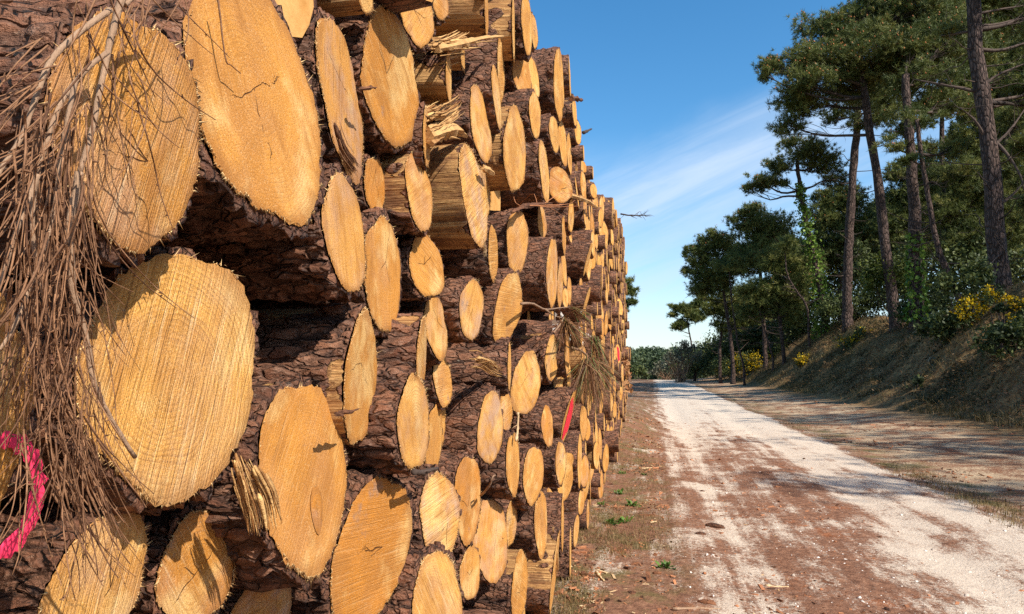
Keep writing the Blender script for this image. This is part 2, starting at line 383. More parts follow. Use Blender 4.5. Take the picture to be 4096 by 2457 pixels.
def mat_bark():
    """log side: scaly bark where 'strip' is 0, bare fibrous wood where it is 1; 'plate' is the height of the bark scales"""
    m, k, b = material("pine_bark")
    O = k.n('ShaderNodeTexCoord').outputs['Object']
    rnd = k.n('ShaderNodeObjectInfo').outputs['Random']
    Q = k.vmath('ADD', O, k.n('ShaderNodeCombineXYZ', {0: k.math('MULTIPLY', rnd, 37.0), 1: k.math('MULTIPLY', rnd, 61.0), 2: k.math('MULTIPLY', rnd, 23.0)}).outputs[0])
    S = k.vmath('MULTIPLY', Q, (.45, 1, 1))
    n1, n2, n3 = k.noise(S, 14, 5, .65), k.noise(S, 55, 5, .7), k.noise(S, 190, 4, .7)
    c = k.ramp(n1, [(.30, (.06, .024, .013)), (.45, (.17, .060, .028)), (.58, (.24, .098, .048)), (.72, (.30, .15, .084))])
    c = k.mix(k.math('MULTIPLY', k.step(n2, .50, .66), .6), c, (.39, .235, .16))
    c = k.mix(k.math('MULTIPLY', k.step(k.noise(k.vmath('ADD', S, (4, 4, 4)), 22, 4, .7), .56, .68), .7), c, (.20, .062, .026))
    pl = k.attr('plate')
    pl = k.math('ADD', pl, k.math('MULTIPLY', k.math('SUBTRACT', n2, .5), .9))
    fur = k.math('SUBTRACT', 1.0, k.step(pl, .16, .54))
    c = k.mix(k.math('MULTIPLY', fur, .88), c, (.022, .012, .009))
    c = k.mix(k.math('MULTIPLY', k.step(n3, .56, .68), .5), c, (.47, .325, .225))
    c = k.mix(k.math('MULTIPLY', k.math('SUBTRACT', 1.0, k.step(n3, .34, .46)), .6), c, (.03, .016, .012))
    lich = k.math('MULTIPLY', k.step(k.noise(k.vmath('ADD', Q, (9, 1, 3)), 9, 4, .6), .66, .72), k.step(n2, .42, .56))
    c = k.mix(k.math('MULTIPLY', lich, .8), c, (.36, .42, .34))
    ww = k.n('ShaderNodeTexNoise', {'Vector': S, 'Scale': 30.0, 'Detail': 3.0}).outputs['Color']
    vq = k.vmath('ADD', k.vmath('MULTIPLY', Q, (.38, 1, 1)), k.vmath('MULTIPLY', k.vmath('SUBTRACT', ww, (.5, .5, .5)), (.03, .03, .03)))
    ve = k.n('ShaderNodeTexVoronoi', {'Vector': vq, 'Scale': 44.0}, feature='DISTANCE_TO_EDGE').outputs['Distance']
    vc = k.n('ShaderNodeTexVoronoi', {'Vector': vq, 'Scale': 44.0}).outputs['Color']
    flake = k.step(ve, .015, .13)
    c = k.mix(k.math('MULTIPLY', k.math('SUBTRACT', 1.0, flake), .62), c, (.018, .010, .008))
    c = k.mix(.38, c, k.mix(k.n('ShaderNodeSeparateXYZ', {0: vc}).outputs[0], (.08, .032, .018), (.37, .165, .085)))
    # stripped wood
    fb = k.noise(k.vmath('MULTIPLY', Q, (2.2, 95, 95)), 1.0, 5, .65)
    wood = k.ramp(fb, [(.30, (.17, .072, .022)), (.47, (.40, .19, .06)), (.60, (.56, .31, .11)), (.74, (.70, .44, .19))])
    stain = k.step(k.noise(k.vmath('MULTIPLY', Q, (.6, 1, 1)), 13, 5, .7), .48, .66)
    wood = k.mix(k.math('MULTIPLY', stain, .75), wood, (.135, .05, .02))
    stp = k.step(k.math('ADD', k.attr('strip'), k.math('MULTIPLY', k.math('SUBTRACT', n2, .5), .7)), .40, .60)
    c = k.mix(stp, c, wood)
    k.t.links.new(c, b.inputs['Base Color'])
    hb = k.math('ADD', k.math('ADD', k.math('MULTIPLY', n2, .7), k.math('MULTIPLY', flake, .75)), k.math('MULTIPLY', n3, .45))
    hb = k.math('ADD', hb, k.math('MULTIPLY', k.n('ShaderNodeSeparateXYZ', {0: vc}).outputs[1], .5))
    hw = k.math('MULTIPLY', fb, 1.1)
    hmix = k.n('ShaderNodeMix', {0: stp, 2: hb, 3: hw}, data_type='FLOAT').outputs[0]
    k.t.links.new(k.bump(hmix, 1.0, .018), b.inputs['Normal'])
    b.inputs['Roughness'].default_value = .72; b.inputs['Specular IOR Level'].default_value = .35
    return m

def mat_simple(name, lo, hi, scale=20, stretch=(1, 1, 1), rough=.85, bump=.3, use_var=True, bdist=.01):
    m, k, b = material(name)
    O = k.n('ShaderNodeTexCoord').outputs['Object']
    f = k.noise(k.mapping(O, scale=stretch), scale, 5, .68)
    if use_var: f = k.math('ADD', k.math('MULTIPLY', f, .55), k.math('MULTIPLY', k.attr('var'), .5))
    k.t.links.new(k.ramp(f, [(.28, lo), (.74, hi)]), b.inputs['Base Color'])
    if bump: k.t.links.new(k.bump(k.noise(k.mapping(O, scale=stretch), scale * 2, 5, .7), bump, bdist), b.inputs['Normal'])
    b.inputs['Roughness'].default_value = rough
    return m

def mat_leaf(name, stops, trans=.25, rough=.6):
    """foliage: the colour of each leaf clump comes from its own 'var'"""
    m, k, b = material(name)
    c = k.ramp(k.attr('var'), stops)
    k.t.links.new(c, b.inputs['Base Color']); b.inputs['Roughness'].default_value = rough
    b.inputs['Specular IOR Level'].default_value = .3
    out = m.node_tree.nodes['Material Output']
    tr = k.n('ShaderNodeBsdfTranslucent', {'Color': c})
    mx = k.n('ShaderNodeMixShader', {0: trans, 1: b.outputs[0], 2: tr.outputs[0]})
    k.t.links.new(mx.outputs[0], out.inputs[0])
    return m

def mat_trunk():
    m, k, b = material("standing_pine_bark")
    O = k.n('ShaderNodeTexCoord').outputs['Object']
    S = k.mapping(O, scale=(1, 1, .28))
    v = k.n('ShaderNodeTexVoronoi', {'Vector': k.vmath('ADD', S, k.vmath('MULTIPLY', k.n('ShaderNodeTexNoise', {'Vector': S, 'Scale': 6.0}).outputs['Color'], (.08, .08, .08))), 'Scale': 11.0}, feature='DISTANCE_TO_EDGE').outputs['Distance']
    n = k.noise(S, 22, 5, .7)
    c = k.ramp(n, [(.3, (.04, .025, .02)), (.5, (.10, .062, .048)), (.7, (.17, .115, .092))])
    fur = k.math('SUBTRACT', 1.0, k.step(k.math('ADD', v, k.math('MULTIPLY', k.math('SUBTRACT', n, .5), .12)), .02, .14))
    c = k.mix(k.math('MULTIPLY', fur, .85), c, (.022, .014, .010))
    k.t.links.new(c, b.inputs['Base Color'])
    k.t.links.new(k.bump(k.math('ADD', k.step(v, 0, .2), k.math('MULTIPLY', n, .7)), 1.0, .05), b.inputs['Normal'])
    return m

M = {
    'ground': mat_ground(False), 'road': mat_ground(True), 'face': mat_face(), 'bark': mat_bark(), 'trunk': mat_trunk(),
    'fibre': mat_simple("torn_wood_fibre", (.36, .17, .05), (.80, .54, .25), 60, (1, 1, 1), .8, .3),
    'plain_end': mat_simple("far_sawn_end", (.46, .20, .04), (.70, .40, .14), 9, (1, 1, 1), .85, .3, False),
    'splinter': mat_simple("split_pine_wood", (.24, .10, .028), (.64, .385, .15), 30, (.12, 1, 1), .8, .7),
    'twig': mat_simple("dead_twig_bark", (.07, .028, .013), (.33, .165, .080), 120, (1, 1, 1), .8, .3),
    'stem': mat_simple("grey_stem_bark", (.12, .06, .034), (.38, .24, .145), 45, (1, 1, .25), .8, .6),
    'branch': mat_simple("pine_limb_bark", (.026, .018, .014), (.095, .064, .048), 30, (1, 1, .4), .85, .6),
    'chip': mat_simple("bark_chip", (.03, .013, .008), (.46, .19, .085), 40, (1, 1, 1), .9, .5),
    'straw': mat_simple("wood_straw", (.32, .18, .075), (.66, .47, .26), 40, (1, 1, 1), .8, .2),
    'pebble': mat_simple("limestone_pebble", (.36, .27, .20), (.78, .72, .64), 30, (1, 1, 1), .85, .2),
    'pine': mat_leaf("pine_needles", [(.0, (.036, .054, .014)), (.35, (.090, .114, .026)), (.7, (.16, .17, .040)), (1.0, (.24, .22, .056))], .22),
    'pine_far': mat_leaf("far_pine_needles", [(.0, (.030, .050, .024)), (.5, (.072, .100, .042)), (1.0, (.13, .15, .062))], .2),
    'cone': mat_simple("young_cone", (.20, .06, .016), (.34, .12, .035), 20, (1, 1, 1), .7, 0),
    'ivy': mat_leaf("ivy_leaves", [(.0, (.05, .095, .014)), (.5, (.13, .215, .028)), (1.0, (.27, .37, .06))], .35, .5),
    'shrub': mat_leaf("shrub_leaves", [(.0, (.022, .034, .010)), (.5, (.065, .085, .022)), (1.0, (.15, .165, .045))], .25),
    'greyshrub': mat_leaf("grey_scrub", [(.0, (.06, .06, .035)), (.5, (.14, .135, .085)), (1.0, (.24, .22, .15))], .2),
    'gorse': mat_leaf("gorse_flowers", [(.0, (.32, .19, .002)), (.5, (.58, .38, .005)), (1.0, (.80, .56, .012))], .3),
    'grass': mat_leaf("verge_grass", [(.0, (.05, .048, .014)), (.30, (.13, .098, .034)), (.55, (.26, .17, .065)), (1.0, (.43, .30, .135))], .3),
    'weed': mat_leaf("weed_leaves", [(.0, (.04, .085, .012)), (1.0, (.14, .24, .04))], .3, .5),
    'dry': mat_leaf("dry_leaves", [(.0, (.14, .055, .02)), (.5, (.30, .13, .05)), (1.0, (.45, .24, .10))], .25),
    'lichen': mat_leaf("lichen_flakes", [(.0, (.40, .34, .28)), (1.0, (.80, .74, .66))], .1),
    'needle': mat_leaf("brown_needles", [(.0, (.08, .034, .013)), (.5, (.20, .09, .036)), (.82, (.31, .155, .065)), (.9, (.09, .13, .03)), (1.0, (.12, .18, .04))], .2),
}
def mat_paint(name, colr):
    m, k, b = material(name)
    O = k.n('ShaderNodeTexCoord').outputs['Object']
    f = k.noise(k.mapping(O, scale=(1, 40, 3)), 12, 4, .7)
    k.t.links.new(k.mix(k.step(f, .25, .8), colr, tuple(min(1, c * 1.35 + .02) for c in colr)), b.inputs['Base Color'])
    b.inputs['Roughness'].default_value = .6
    # sprayed paint is thin: wood shows through between the specks
    g = k.noise(k.mapping(O, scale=(1, 1, .5)), 170, 4, .75); tr = k.n('ShaderNodeBsdfTransparent')
    mx = k.n('ShaderNodeMixShader', {0: k.step(k.math('ADD', k.math('MULTIPLY', g, .75), k.math('MULTIPLY', k.attr('var'), .75)), .34, .52), 1: tr.outputs[0], 2: b.outputs[0]})
    k.t.links.new(mx.outputs[0], m.node_tree.nodes['Material Output'].inputs[0])
    return m
M['red'] = mat_paint("red_spray_paint", (.62, .012, .03)); M['pink'] = mat_paint("pink_spray_paint", (.85, .032, .095))

# ------------------------------------------------------------------ ground and road
def axis(parts):
    a = [np.linspace(p0, p1, n, endpoint=False) for p0, p1, n in parts]
    return np.concatenate(a + [np.array([parts[-1][1]])])
def sheet(name, xs, ys, mat, dz=0.0, rough=.010):
    gx, gy = np.meshgrid(xs, ys); x, y = gx.ravel(), gy.ravel()
    P = np.stack([x, y, np.zeros_like(x)], 1)
    z = ground_z(x, y)
    bank = sstep(6.8, 9, x)
    z = z + (fbm(P * np.array([2.2, 2.2, 1]), 5, 4) - .5) * (2 * rough + .40 * bank) + (fbm(P * .5, 9, 3) - .5) * (.04 + .9 * bank) * (np.abs(x) < 60)
    # two shallow wheel ruts
    z = z - .025 * np.exp(-((x - 2.3) / .22) ** 2) - .02 * np.exp(-((x - .75) / .25) ** 2)
    if dz:                                  # the road sheet rises 10 mm over the ground and sinks into it along its sides
        z = z + dz - .03 * (1 - sstep(0, .12, np.minimum(x - xs[0], xs[-1] - x)))
    V = np.stack([x, y, z], 1); nx, ny = len(xs), len(ys)
    i = np.arange(nx - 1)[None, :] + nx * np.arange(ny - 1)[:, None]
    Q = np.stack([i, i + 1, i + nx + 1, i + nx], -1).reshape(-1, 4)
    return link(name, mesh_data(name, V, [(Q, 0)], [mat]))
YS = [(-60, -6, 12), (-6, 3, 30), (3, 30, 300), (30, 90, 160), (90, 160, 60), (160, 900, 40)]
tag(sheet("ground", axis([(-500, -20, 20), (-20, -3, 30), (-3, 4.4, 110), (4.4, 15, 140), (15, 40, 36), (40, 500, 24)]), axis(YS), M['ground']), kind='structure')
tag(sheet("road", axis([(.05, 3.35, 60)]), axis([(-30, 3, 20), (3, 30, 300), (30, 96, 120)]), M['road'], .010), kind='structure')
def surf(x, y):
    """top of the ground sheet (with its small bumps)"""
    x = np.asarray(x, float); y = np.asarray(y, float)
    P = np.stack([x, y, np.zeros_like(x)], 1); bank = sstep(6.8, 9, x)
    z = ground_z(x, y) + (fbm(P * np.array([2.2, 2.2, 1]), 5, 4) - .5) * (.02 + .40 * bank) + (fbm(P * .5, 9, 3) - .5) * (.04 + .9 * bank)
    return z - .025 * np.exp(-((x - 2.3) / .22) ** 2) - .02 * np.exp(-((x - .75) / .25) ** 2)
LOGS = [
(-0.522,0.604,1.746,0.1222,0.138,0.04,0.10,0.35,0.25,0.10,'large log end behind the hanging dead twigs, upper left of the pile'),
(-0.566,0.908,1.896,0.1824,0.015,-0.11,0.25,0.45,0.00,0.05,'largest smooth orange log end, cut off by the top of the photo'),
(-0.628,1.295,2.061,0.1634,0.167,-0.09,0.10,0.30,0.50,0.10,'tall narrow log end with grey dirt and moss on its lower edge'),
(-0.621,1.553,2.211,0.1589,-0.077,0.06,0.50,0.60,0.00,0.05,'orange log end with clear rings and a dark shade band at its top'),
(-0.625,1.726,2.484,0.0942,-0.223,-0.05,0.35,0.30,0.30,0.10,'pinkish ringed log end at the top edge, above the splintered log'),
(-0.627,1.946,2.637,0.0586,-0.144,0.02,0.20,0.25,0.20,0.10,'small pale pointed log end at the top edge of the photo'),
(-0.606,1.352,2.317,0.0341,0.000,0.12,0.20,0.40,0.10,0.40,'narrow log end at the top edge with long brown stripped side'),
(-0.572,1.206,1.758,0.1142,0.098,-0.11,0.20,0.35,0.20,0.05,'tall oval log end at the front of a thick black barked log'),
(-0.668,1.565,1.950,0.0743,0.058,-0.01,0.10,0.50,0.10,0.10,'small rough ridged log end wedged below the mossy narrow log'),
(-0.610,1.732,1.973,0.1047,-0.009,-0.09,0.40,0.30,0.25,0.35,'oval log end with bold concentric rings and reddish torn bark'),
(-0.633,1.545,1.724,0.1387,0.062,-0.03,0.30,0.40,0.15,0.20,'oval log end with frayed splinters along its right edge'),
(-0.626,1.850,1.788,0.0904,-0.244,-0.04,0.10,0.50,0.00,0.10,'pointed saw-marked log end with a shaded upper left corner'),
(-0.572,2.172,2.070,0.1671,-0.014,-0.09,0.10,0.15,0.60,0.95,'whitish leaning log end with fully stripped golden side'),
(-0.609,2.400,2.398,0.1385,-0.038,-0.06,0.35,0.30,0.30,0.40,'ragged pale log end with an orange heart, right of stripped logs'),
(-0.572,2.867,2.449,0.1885,-0.056,0.04,0.70,0.35,0.10,0.80,'long oval log end with dark orange heart and smooth stripped side'),
(-0.589,2.572,2.575,0.1279,0.087,-0.07,0.40,0.35,0.10,0.20,'narrow log end with orange centre in front of a longer sliver'),
(-0.620,2.786,2.778,0.1287,0.103,0.03,0.10,0.30,0.00,0.10,'long thin log sliver behind the narrow orange-centred log end'),
(-0.678,2.714,2.216,0.1080,-0.032,0.04,0.10,0.45,0.20,0.10,'brownish log end with dark drips, tucked behind the whitish leaning log'),
(-0.586,2.506,1.932,0.1063,0.061,0.00,0.40,0.30,0.00,0.05,'slim log end with pale oval centre, below the whitish leaning log'),
(-0.573,2.923,2.053,0.1411,-0.139,0.08,0.30,0.55,0.20,0.05,'orange saw-streaked log end with dark drips from its top'),
(-0.604,1.767,2.137,0.0825,0.217,0.00,0.00,0.30,0.20,0.20,'edge-on dark barked log right of the orange ringed end'),
(-0.594,1.938,2.386,0.0796,0.196,0.00,0.00,0.20,0.20,0.60,'black barked log with torn wood below, its end turned away'),
(-0.637,2.244,2.602,0.0590,0.155,0.00,0.00,0.20,0.00,0.80,'splintered log with bristling torn wood below the top edge'),
(-0.569,2.313,2.806,0.1066,0.180,0.00,0.00,0.30,0.00,0.50,'thick dark log with golden stripped top at the upper edge'),
(-0.582,2.875,3.011,0.1392,0.158,0.00,0.00,0.30,0.00,0.30,'dark barked log seen edge-on with a long thin end line'),
(-0.578,3.191,3.187,0.1449,0.001,0.02,0.20,0.45,0.00,0.10,"tall orange log end against the sky at the photo's top"),
(-0.653,3.846,3.485,0.0937,-0.045,0.01,0.10,0.30,0.00,0.10,'small topmost log end standing clear against the blue sky'),
(-0.638,3.379,3.020,0.1225,-0.219,0.01,0.10,0.65,0.10,0.10,'rounded orange-brown log end with a dark crack near its foot'),
(-0.682,3.995,3.272,0.1239,-0.115,-0.08,0.10,0.30,0.00,0.10,'pale log end squeezed behind the rounded orange-brown end'),
(-0.587,4.454,3.405,0.2308,-0.016,0.04,0.10,0.45,0.00,0.00,'pointed log end with radial saw streaks, long grey bark against sky'),
(-0.619,5.365,3.854,0.1541,0.068,-0.02,0.00,0.30,0.00,0.10,'short dark log behind the radially streaked one at the skyline'),
(-0.569,3.367,2.794,0.1170,-0.083,0.01,0.20,0.30,0.10,0.10,'oval pale log end at the front of a dark scaly log'),
(-0.585,3.778,2.614,0.1738,-0.008,-0.04,0.20,0.30,0.20,0.05,'tall log end with grey streaks left of the round cross-hatched end'),
(-0.582,4.171,2.968,0.1127,-0.133,-0.02,0.10,0.25,0.00,0.30,'bright log end with stripped top above the round cross-hatched end'),
(-0.631,4.990,3.180,0.1677,-0.068,-0.04,0.10,0.30,0.00,0.10,'narrow log end just right of the bright stripped-top log'),
(-0.638,5.461,3.245,0.1679,-0.001,-0.02,0.10,0.35,0.00,0.10,'thin log end at the right of three narrow ones in a row'),
(-0.529,4.046,2.602,0.1077,-0.528,0.04,0.10,0.65,0.10,0.00,'round cross-hatched log end turned towards the viewer'),
(-0.642,5.923,3.779,0.1330,-0.039,-0.02,0.10,0.30,0.00,0.30,'dark log with torn bark hook sticking out at the skyline'),
(-0.673,6.490,3.789,0.1159,-0.190,-0.01,0.10,0.40,0.00,0.10,'small orange log end below the torn bark hook'),
(-0.656,2.035,1.625,0.1005,-0.028,-0.10,0.20,0.35,0.30,0.10,'long log end with purple tinge hanging below the pointed saw-marked end'),
(-0.589,2.208,1.694,0.0993,-0.141,0.04,0.20,0.50,0.30,0.05,'rounded log end with diagonal saw marks and brown edges'),
(-0.583,2.770,1.743,0.1504,-0.154,0.17,0.60,0.40,0.10,0.05,'tall slanting log end with two-toned orange rings'),
(-0.579,1.675,1.531,0.0938,0.210,0.04,0.10,0.35,0.10,0.30,'narrow log end beside scaly bark with a pale bald patch'),
(-0.673,2.157,1.461,0.0899,-0.026,-0.13,0.10,0.30,0.10,0.10,'plain pale log end below the purple-tinged one'),
(-0.575,2.755,1.505,0.0975,0.142,0.00,0.00,0.30,0.00,0.10,'lichen spotted grey log with a peeled flap of wood'),
(-0.629,3.438,1.418,0.1581,-0.301,0.08,0.10,0.55,0.30,0.10,'broad log end with a purple grey stain on its left'),
(-0.627,4.333,1.560,0.1472,-0.141,0.03,0.10,0.20,0.30,0.20,'ragged pale log end left of the drooping pine needles'),
(-0.663,4.921,1.428,0.2164,-0.037,0.08,0.20,0.20,0.40,0.10,'long ragged log end with grey streaks beside the pine needles'),
(-0.577,3.802,1.174,0.1108,-0.140,-0.10,0.20,0.25,0.10,0.00,'small pale round log end on a short black log'),
(-0.601,2.538,1.272,0.1357,-0.124,0.04,0.35,0.20,0.50,0.05,'weathered log end with black specks and a pale centre'),
(-0.683,3.194,1.289,0.1007,-0.088,-0.02,0.10,0.40,0.30,0.10,'brown stained log end tucked behind the black specked one'),
(-0.563,1.581,1.368,0.1113,0.008,-0.04,0.40,0.45,0.20,0.05,'oval log end with bright rings, orange left rim and pink foot'),
(-0.742,2.313,1.313,0.1121,0.004,0.01,0.10,0.35,0.10,0.10,'brownish log end with frayed right edge, furthest back of three'),
(-0.683,2.105,1.273,0.1152,0.081,0.04,0.20,0.40,0.00,0.10,'smooth yellow log end half hidden behind the bright ringed one'),
(-0.572,2.818,1.101,0.1266,-0.019,-0.05,0.40,0.40,0.00,0.10,'slim pointed log end with an orange centre beside a hanging fibre'),
(-0.567,3.284,0.986,0.1378,-0.200,0.05,0.50,0.50,0.10,0.05,'slanting log end with orange heart and frayed left edge'),
(-0.688,4.423,0.858,0.1296,-0.048,0.05,0.10,0.35,0.00,0.10,'thin log end tight behind the slanting orange-hearted one'),
(-0.545,4.108,0.935,0.1272,-0.110,0.01,0.10,0.30,0.10,0.05,'narrow saw-lined log end directly under the red streaked log'),
(-0.683,5.442,0.647,0.1937,-0.230,0.08,0.30,0.55,0.00,0.10,'wide orange log end behind the narrow saw-lined one'),
(-0.563,4.649,1.166,0.1822,-0.029,0.25,0.00,0.30,0.00,0.00,'thin slanting log end streaked with red paint, nearer of the two'),
(-0.588,0.776,1.493,0.1558,-0.041,-0.01,0.15,0.30,0.15,0.10,'huge log end with saw lines and star cracks, half in shadow'),
(-0.602,1.138,1.311,0.1642,0.034,-0.11,0.60,0.35,0.10,0.20,'big log end with long orange heart and a dark drop-shaped knot'),
(-0.608,1.373,1.475,0.1408,0.180,0.05,0.15,0.60,0.10,0.50,'tall narrow log end with fluorescent orange stains, stripped bark behind'),
(-0.638,1.528,1.073,0.1720,-0.152,0.06,0.50,0.85,0.00,0.05,'deep orange log end with brown rim at the bottom edge'),
(-0.551,1.745,0.891,0.1266,-0.195,-0.14,0.50,0.40,0.10,0.05,'log end with strong diagonal saw lines at the bottom edge'),
(-0.619,2.319,0.803,0.0854,-0.154,-0.05,0.40,0.50,0.10,0.10,'small orange log end with a torn crown of bark on top'),
(-0.584,3.022,0.548,0.1443,-0.057,-0.01,0.40,0.30,0.00,0.30,'tall log end with frayed left edge near the bottom edge'),
(-0.644,2.727,0.814,0.1590,-0.212,-0.13,0.35,0.30,0.25,0.10,'broad pinkish log end with a pale orange middle'),
(-0.659,3.201,0.775,0.1029,-0.064,0.04,0.20,0.45,0.30,0.10,'ragged log end with purple sheen behind the broad pinkish one'),
(-0.624,2.302,1.054,0.1448,-0.053,-0.04,0.80,0.50,0.00,0.05,'log end with dark orange oval heart in a pale rim'),
(-0.580,1.852,1.091,0.1137,-0.178,-0.17,0.20,0.25,0.30,0.05,'pale pointed log end with grey bark smear on its top'),
(-0.568,3.512,0.712,0.1688,-0.023,-0.04,0.40,0.45,0.10,0.05,'tall slim orange log end with a twig stub at its foot'),
(-0.716,4.808,0.534,0.1303,-0.078,-0.03,0.10,0.30,0.20,0.20,'ragged narrow log end right of the tall slim orange one'),
(-0.561,3.931,0.347,0.2245,0.062,0.11,0.20,0.40,0.10,0.30,'tall splintered log end by the ground at the lower edge'),
(-0.634,5.709,0.172,0.1240,-0.076,0.05,0.20,0.35,0.20,0.10,"small oval log end resting on the grass at the pile's foot"),
(-0.626,6.460,0.412,0.1489,-0.141,0.11,0.10,0.40,0.00,0.30,'short log end with hollow ridged side beside the grass'),
(-0.646,6.240,0.301,0.1101,-0.155,-0.00,0.10,0.40,0.00,0.10,'small orange log end below the hollow ridged one'),
(-0.685,4.509,0.012,0.1091,0.034,-0.02,0.10,0.35,0.00,0.10,'narrow log end behind the splintered one at the lower edge'),
(-0.593,4.536,0.484,0.1680,0.082,0.00,0.00,0.35,0.00,0.10,"long thin upright log edge near the pile's foot"),
(-0.609,5.086,0.158,0.1761,0.084,0.00,0.00,0.30,0.00,0.10,'thinnest upright log edge, lowest beside the grass'),
(-0.613,5.824,0.722,0.2204,0.024,0.01,0.00,0.35,0.00,0.10,'very tall thin log edge left of the hollow broken log'),
(-0.639,0.713,1.247,0.0801,0.061,0.04,0.20,0.35,0.30,0.10,'log end with orange streaks under twig tips at the bottom left'),
(-0.677,0.946,1.197,0.0829,-0.045,-0.03,0.10,0.35,0.20,0.10,'saw-scored log end with a curved shadow bite at its top'),
(-0.699,1.159,1.050,0.0721,-0.228,0.02,0.10,0.30,0.50,0.10,'half shaded pinkish log end at the bottom edge'),
(-0.579,0.463,1.482,0.1491,0.353,-0.00,0.10,0.60,0.10,0.10,'nearest log end with a pink painted ring, cut by the left edge'),
(-0.628,10.324,0.458,0.1750,-0.128,0.08,0.10,0.35,0.00,0.10,''),
(-0.630,11.140,0.290,0.1623,-0.109,-0.03,0.10,0.40,0.00,0.10,''),
(-0.567,8.365,0.413,0.1686,-0.160,0.05,0.10,0.35,0.00,0.10,''),
(-0.594,7.844,0.644,0.1750,-0.030,-0.03,0.00,0.30,0.00,0.10,''),
(-0.612,6.492,0.925,0.1086,-0.197,-0.05,0.10,0.30,0.00,0.10,''),
(-0.610,7.562,0.760,0.1525,-0.018,-0.04,0.00,0.30,0.00,0.10,''),
(-0.647,14.020,1.017,0.1750,-0.187,-0.06,0.10,0.30,0.00,0.10,''),
(-0.651,13.524,1.351,0.1480,-0.353,0.01,0.10,0.30,0.00,0.10,''),
(-0.637,8.651,1.075,0.1193,-0.159,0.05,0.10,0.20,0.00,0.10,''),
(-0.622,10.551,0.970,0.1469,-0.096,0.01,0.10,0.30,0.00,0.10,''),
(-0.620,11.428,0.810,0.1363,-0.170,0.03,0.10,0.40,0.00,0.10,''),
(-0.647,13.152,0.525,0.1750,-0.050,0.08,0.10,0.30,0.00,0.10,''),
(-0.645,6.812,1.230,0.0945,-0.154,0.01,0.10,0.40,0.00,0.10,''),
(-0.639,7.141,1.148,0.0911,-0.052,0.01,0.10,0.60,0.00,0.10,''),
(-0.633,5.275,1.434,0.0902,-0.061,-0.01,0.10,0.30,0.30,0.10,''),
(-0.603,12.456,1.751,0.1750,-0.189,-0.08,0.00,0.35,0.00,0.10,"small far log end with a red paint stripe at the pile's edge"),
(-0.661,15.882,2.445,0.1750,-0.201,0.04,0.10,0.35,0.00,0.10,''),
(-0.649,14.374,2.758,0.1750,-0.315,-0.09,0.10,0.30,0.00,0.10,''),
(-0.649,11.461,2.709,0.1527,-0.187,0.03,0.10,0.35,0.00,0.10,''),
(-0.620,8.741,1.985,0.1243,-0.135,-0.00,0.10,0.30,0.00,0.10,''),
(-0.634,9.747,2.116,0.1750,-0.069,0.06,0.10,0.30,0.00,0.10,''),
(-0.635,10.663,2.253,0.1750,-0.114,-0.00,0.10,0.30,0.00,0.10,''),
(-0.647,11.657,1.990,0.1374,-0.070,-0.04,0.10,0.30,0.00,0.10,''),
(-0.645,12.150,1.716,0.1425,-0.101,0.02,0.10,0.30,0.00,0.10,''),
(-0.664,10.234,1.762,0.1595,-0.043,-0.03,0.10,0.30,0.00,0.10,''),
(-0.657,5.556,2.127,0.1140,-0.035,-0.01,0.10,0.25,0.00,0.10,''),
(-0.654,5.266,2.037,0.0760,-0.199,0.00,0.10,0.60,0.00,0.10,''),
(-0.566,4.618,1.617,0.1676,0.028,-0.01,0.00,0.30,0.20,0.10,''),
(-0.571,6.093,2.081,0.1406,0.024,0.28,0.00,0.35,0.00,0.10,''),
(-0.623,6.171,1.801,0.1131,-0.019,-0.01,0.10,0.30,0.00,0.10,''),
(-0.636,7.447,1.957,0.1131,-0.021,-0.04,0.10,0.30,0.00,0.10,''),
(-0.604,6.266,3.198,0.1305,-0.107,-0.01,0.10,0.40,0.00,0.10,''),
(-0.639,6.037,3.071,0.1454,0.044,-0.11,0.10,0.40,0.00,0.10,''),
(-0.588,7.259,3.397,0.0781,-0.398,-0.01,0.10,0.30,0.10,0.10,''),
(-0.614,6.477,2.970,0.1162,-0.005,-0.06,0.10,0.30,0.00,0.10,''),
(-0.577,5.016,2.630,0.1279,-0.038,0.06,0.10,0.25,0.00,0.10,''),
(-0.565,7.933,3.247,0.1064,-0.198,0.06,0.10,0.30,0.00,0.10,''),
(-0.634,9.844,3.617,0.1614,-0.010,-0.10,0.10,0.40,0.00,0.10,''),
(-0.645,10.920,4.018,0.1622,-0.137,0.01,0.10,0.30,0.00,0.10,''),
(-0.667,12.688,4.491,0.1579,-0.076,-0.01,0.10,0.30,0.00,0.10,''),
(-0.638,11.603,3.710,0.1429,-0.155,-0.05,0.10,0.30,0.00,0.10,''),
(-0.641,9.634,3.289,0.1115,-0.187,0.03,0.10,0.35,0.00,0.10,''),
(-0.632,8.037,3.009,0.1037,-0.174,-0.02,0.10,0.25,0.00,0.10,''),
(-0.660,11.568,3.330,0.1707,-0.109,-0.09,0.10,0.35,0.00,0.10,''),
(-0.658,13.994,3.764,0.1638,-0.183,-0.01,0.10,0.30,0.00,0.10,''),
(-0.647,9.304,2.914,0.1417,-0.095,-0.01,0.10,0.30,0.00,0.10,''),
(-0.562,6.223,2.495,0.1488,0.033,0.28,0.10,0.30,0.00,0.20,''),
(-0.670,19.422,4.302,0.1750,-0.124,0.01,0.10,0.35,0.00,0.10,''),
(-0.620,5.346,2.528,0.0378,-0.197,-0.06,0.10,0.30,0.00,0.10,''),
(-0.593,4.134,2.080,0.2159,-0.014,0.03,0.40,0.35,0.30,0.40,'tall grey specked log end with golden centre on a thick black log'),
(-0.666,5.048,2.110,0.1674,0.008,0.04,0.10,0.30,0.10,0.10,'pale ragged log end just behind the tall grey specked one'),
(-0.675,5.356,2.296,0.1632,0.007,-0.06,0.10,0.25,0.00,0.10,'narrow bright log end, upper right of the tall grey specked one'),
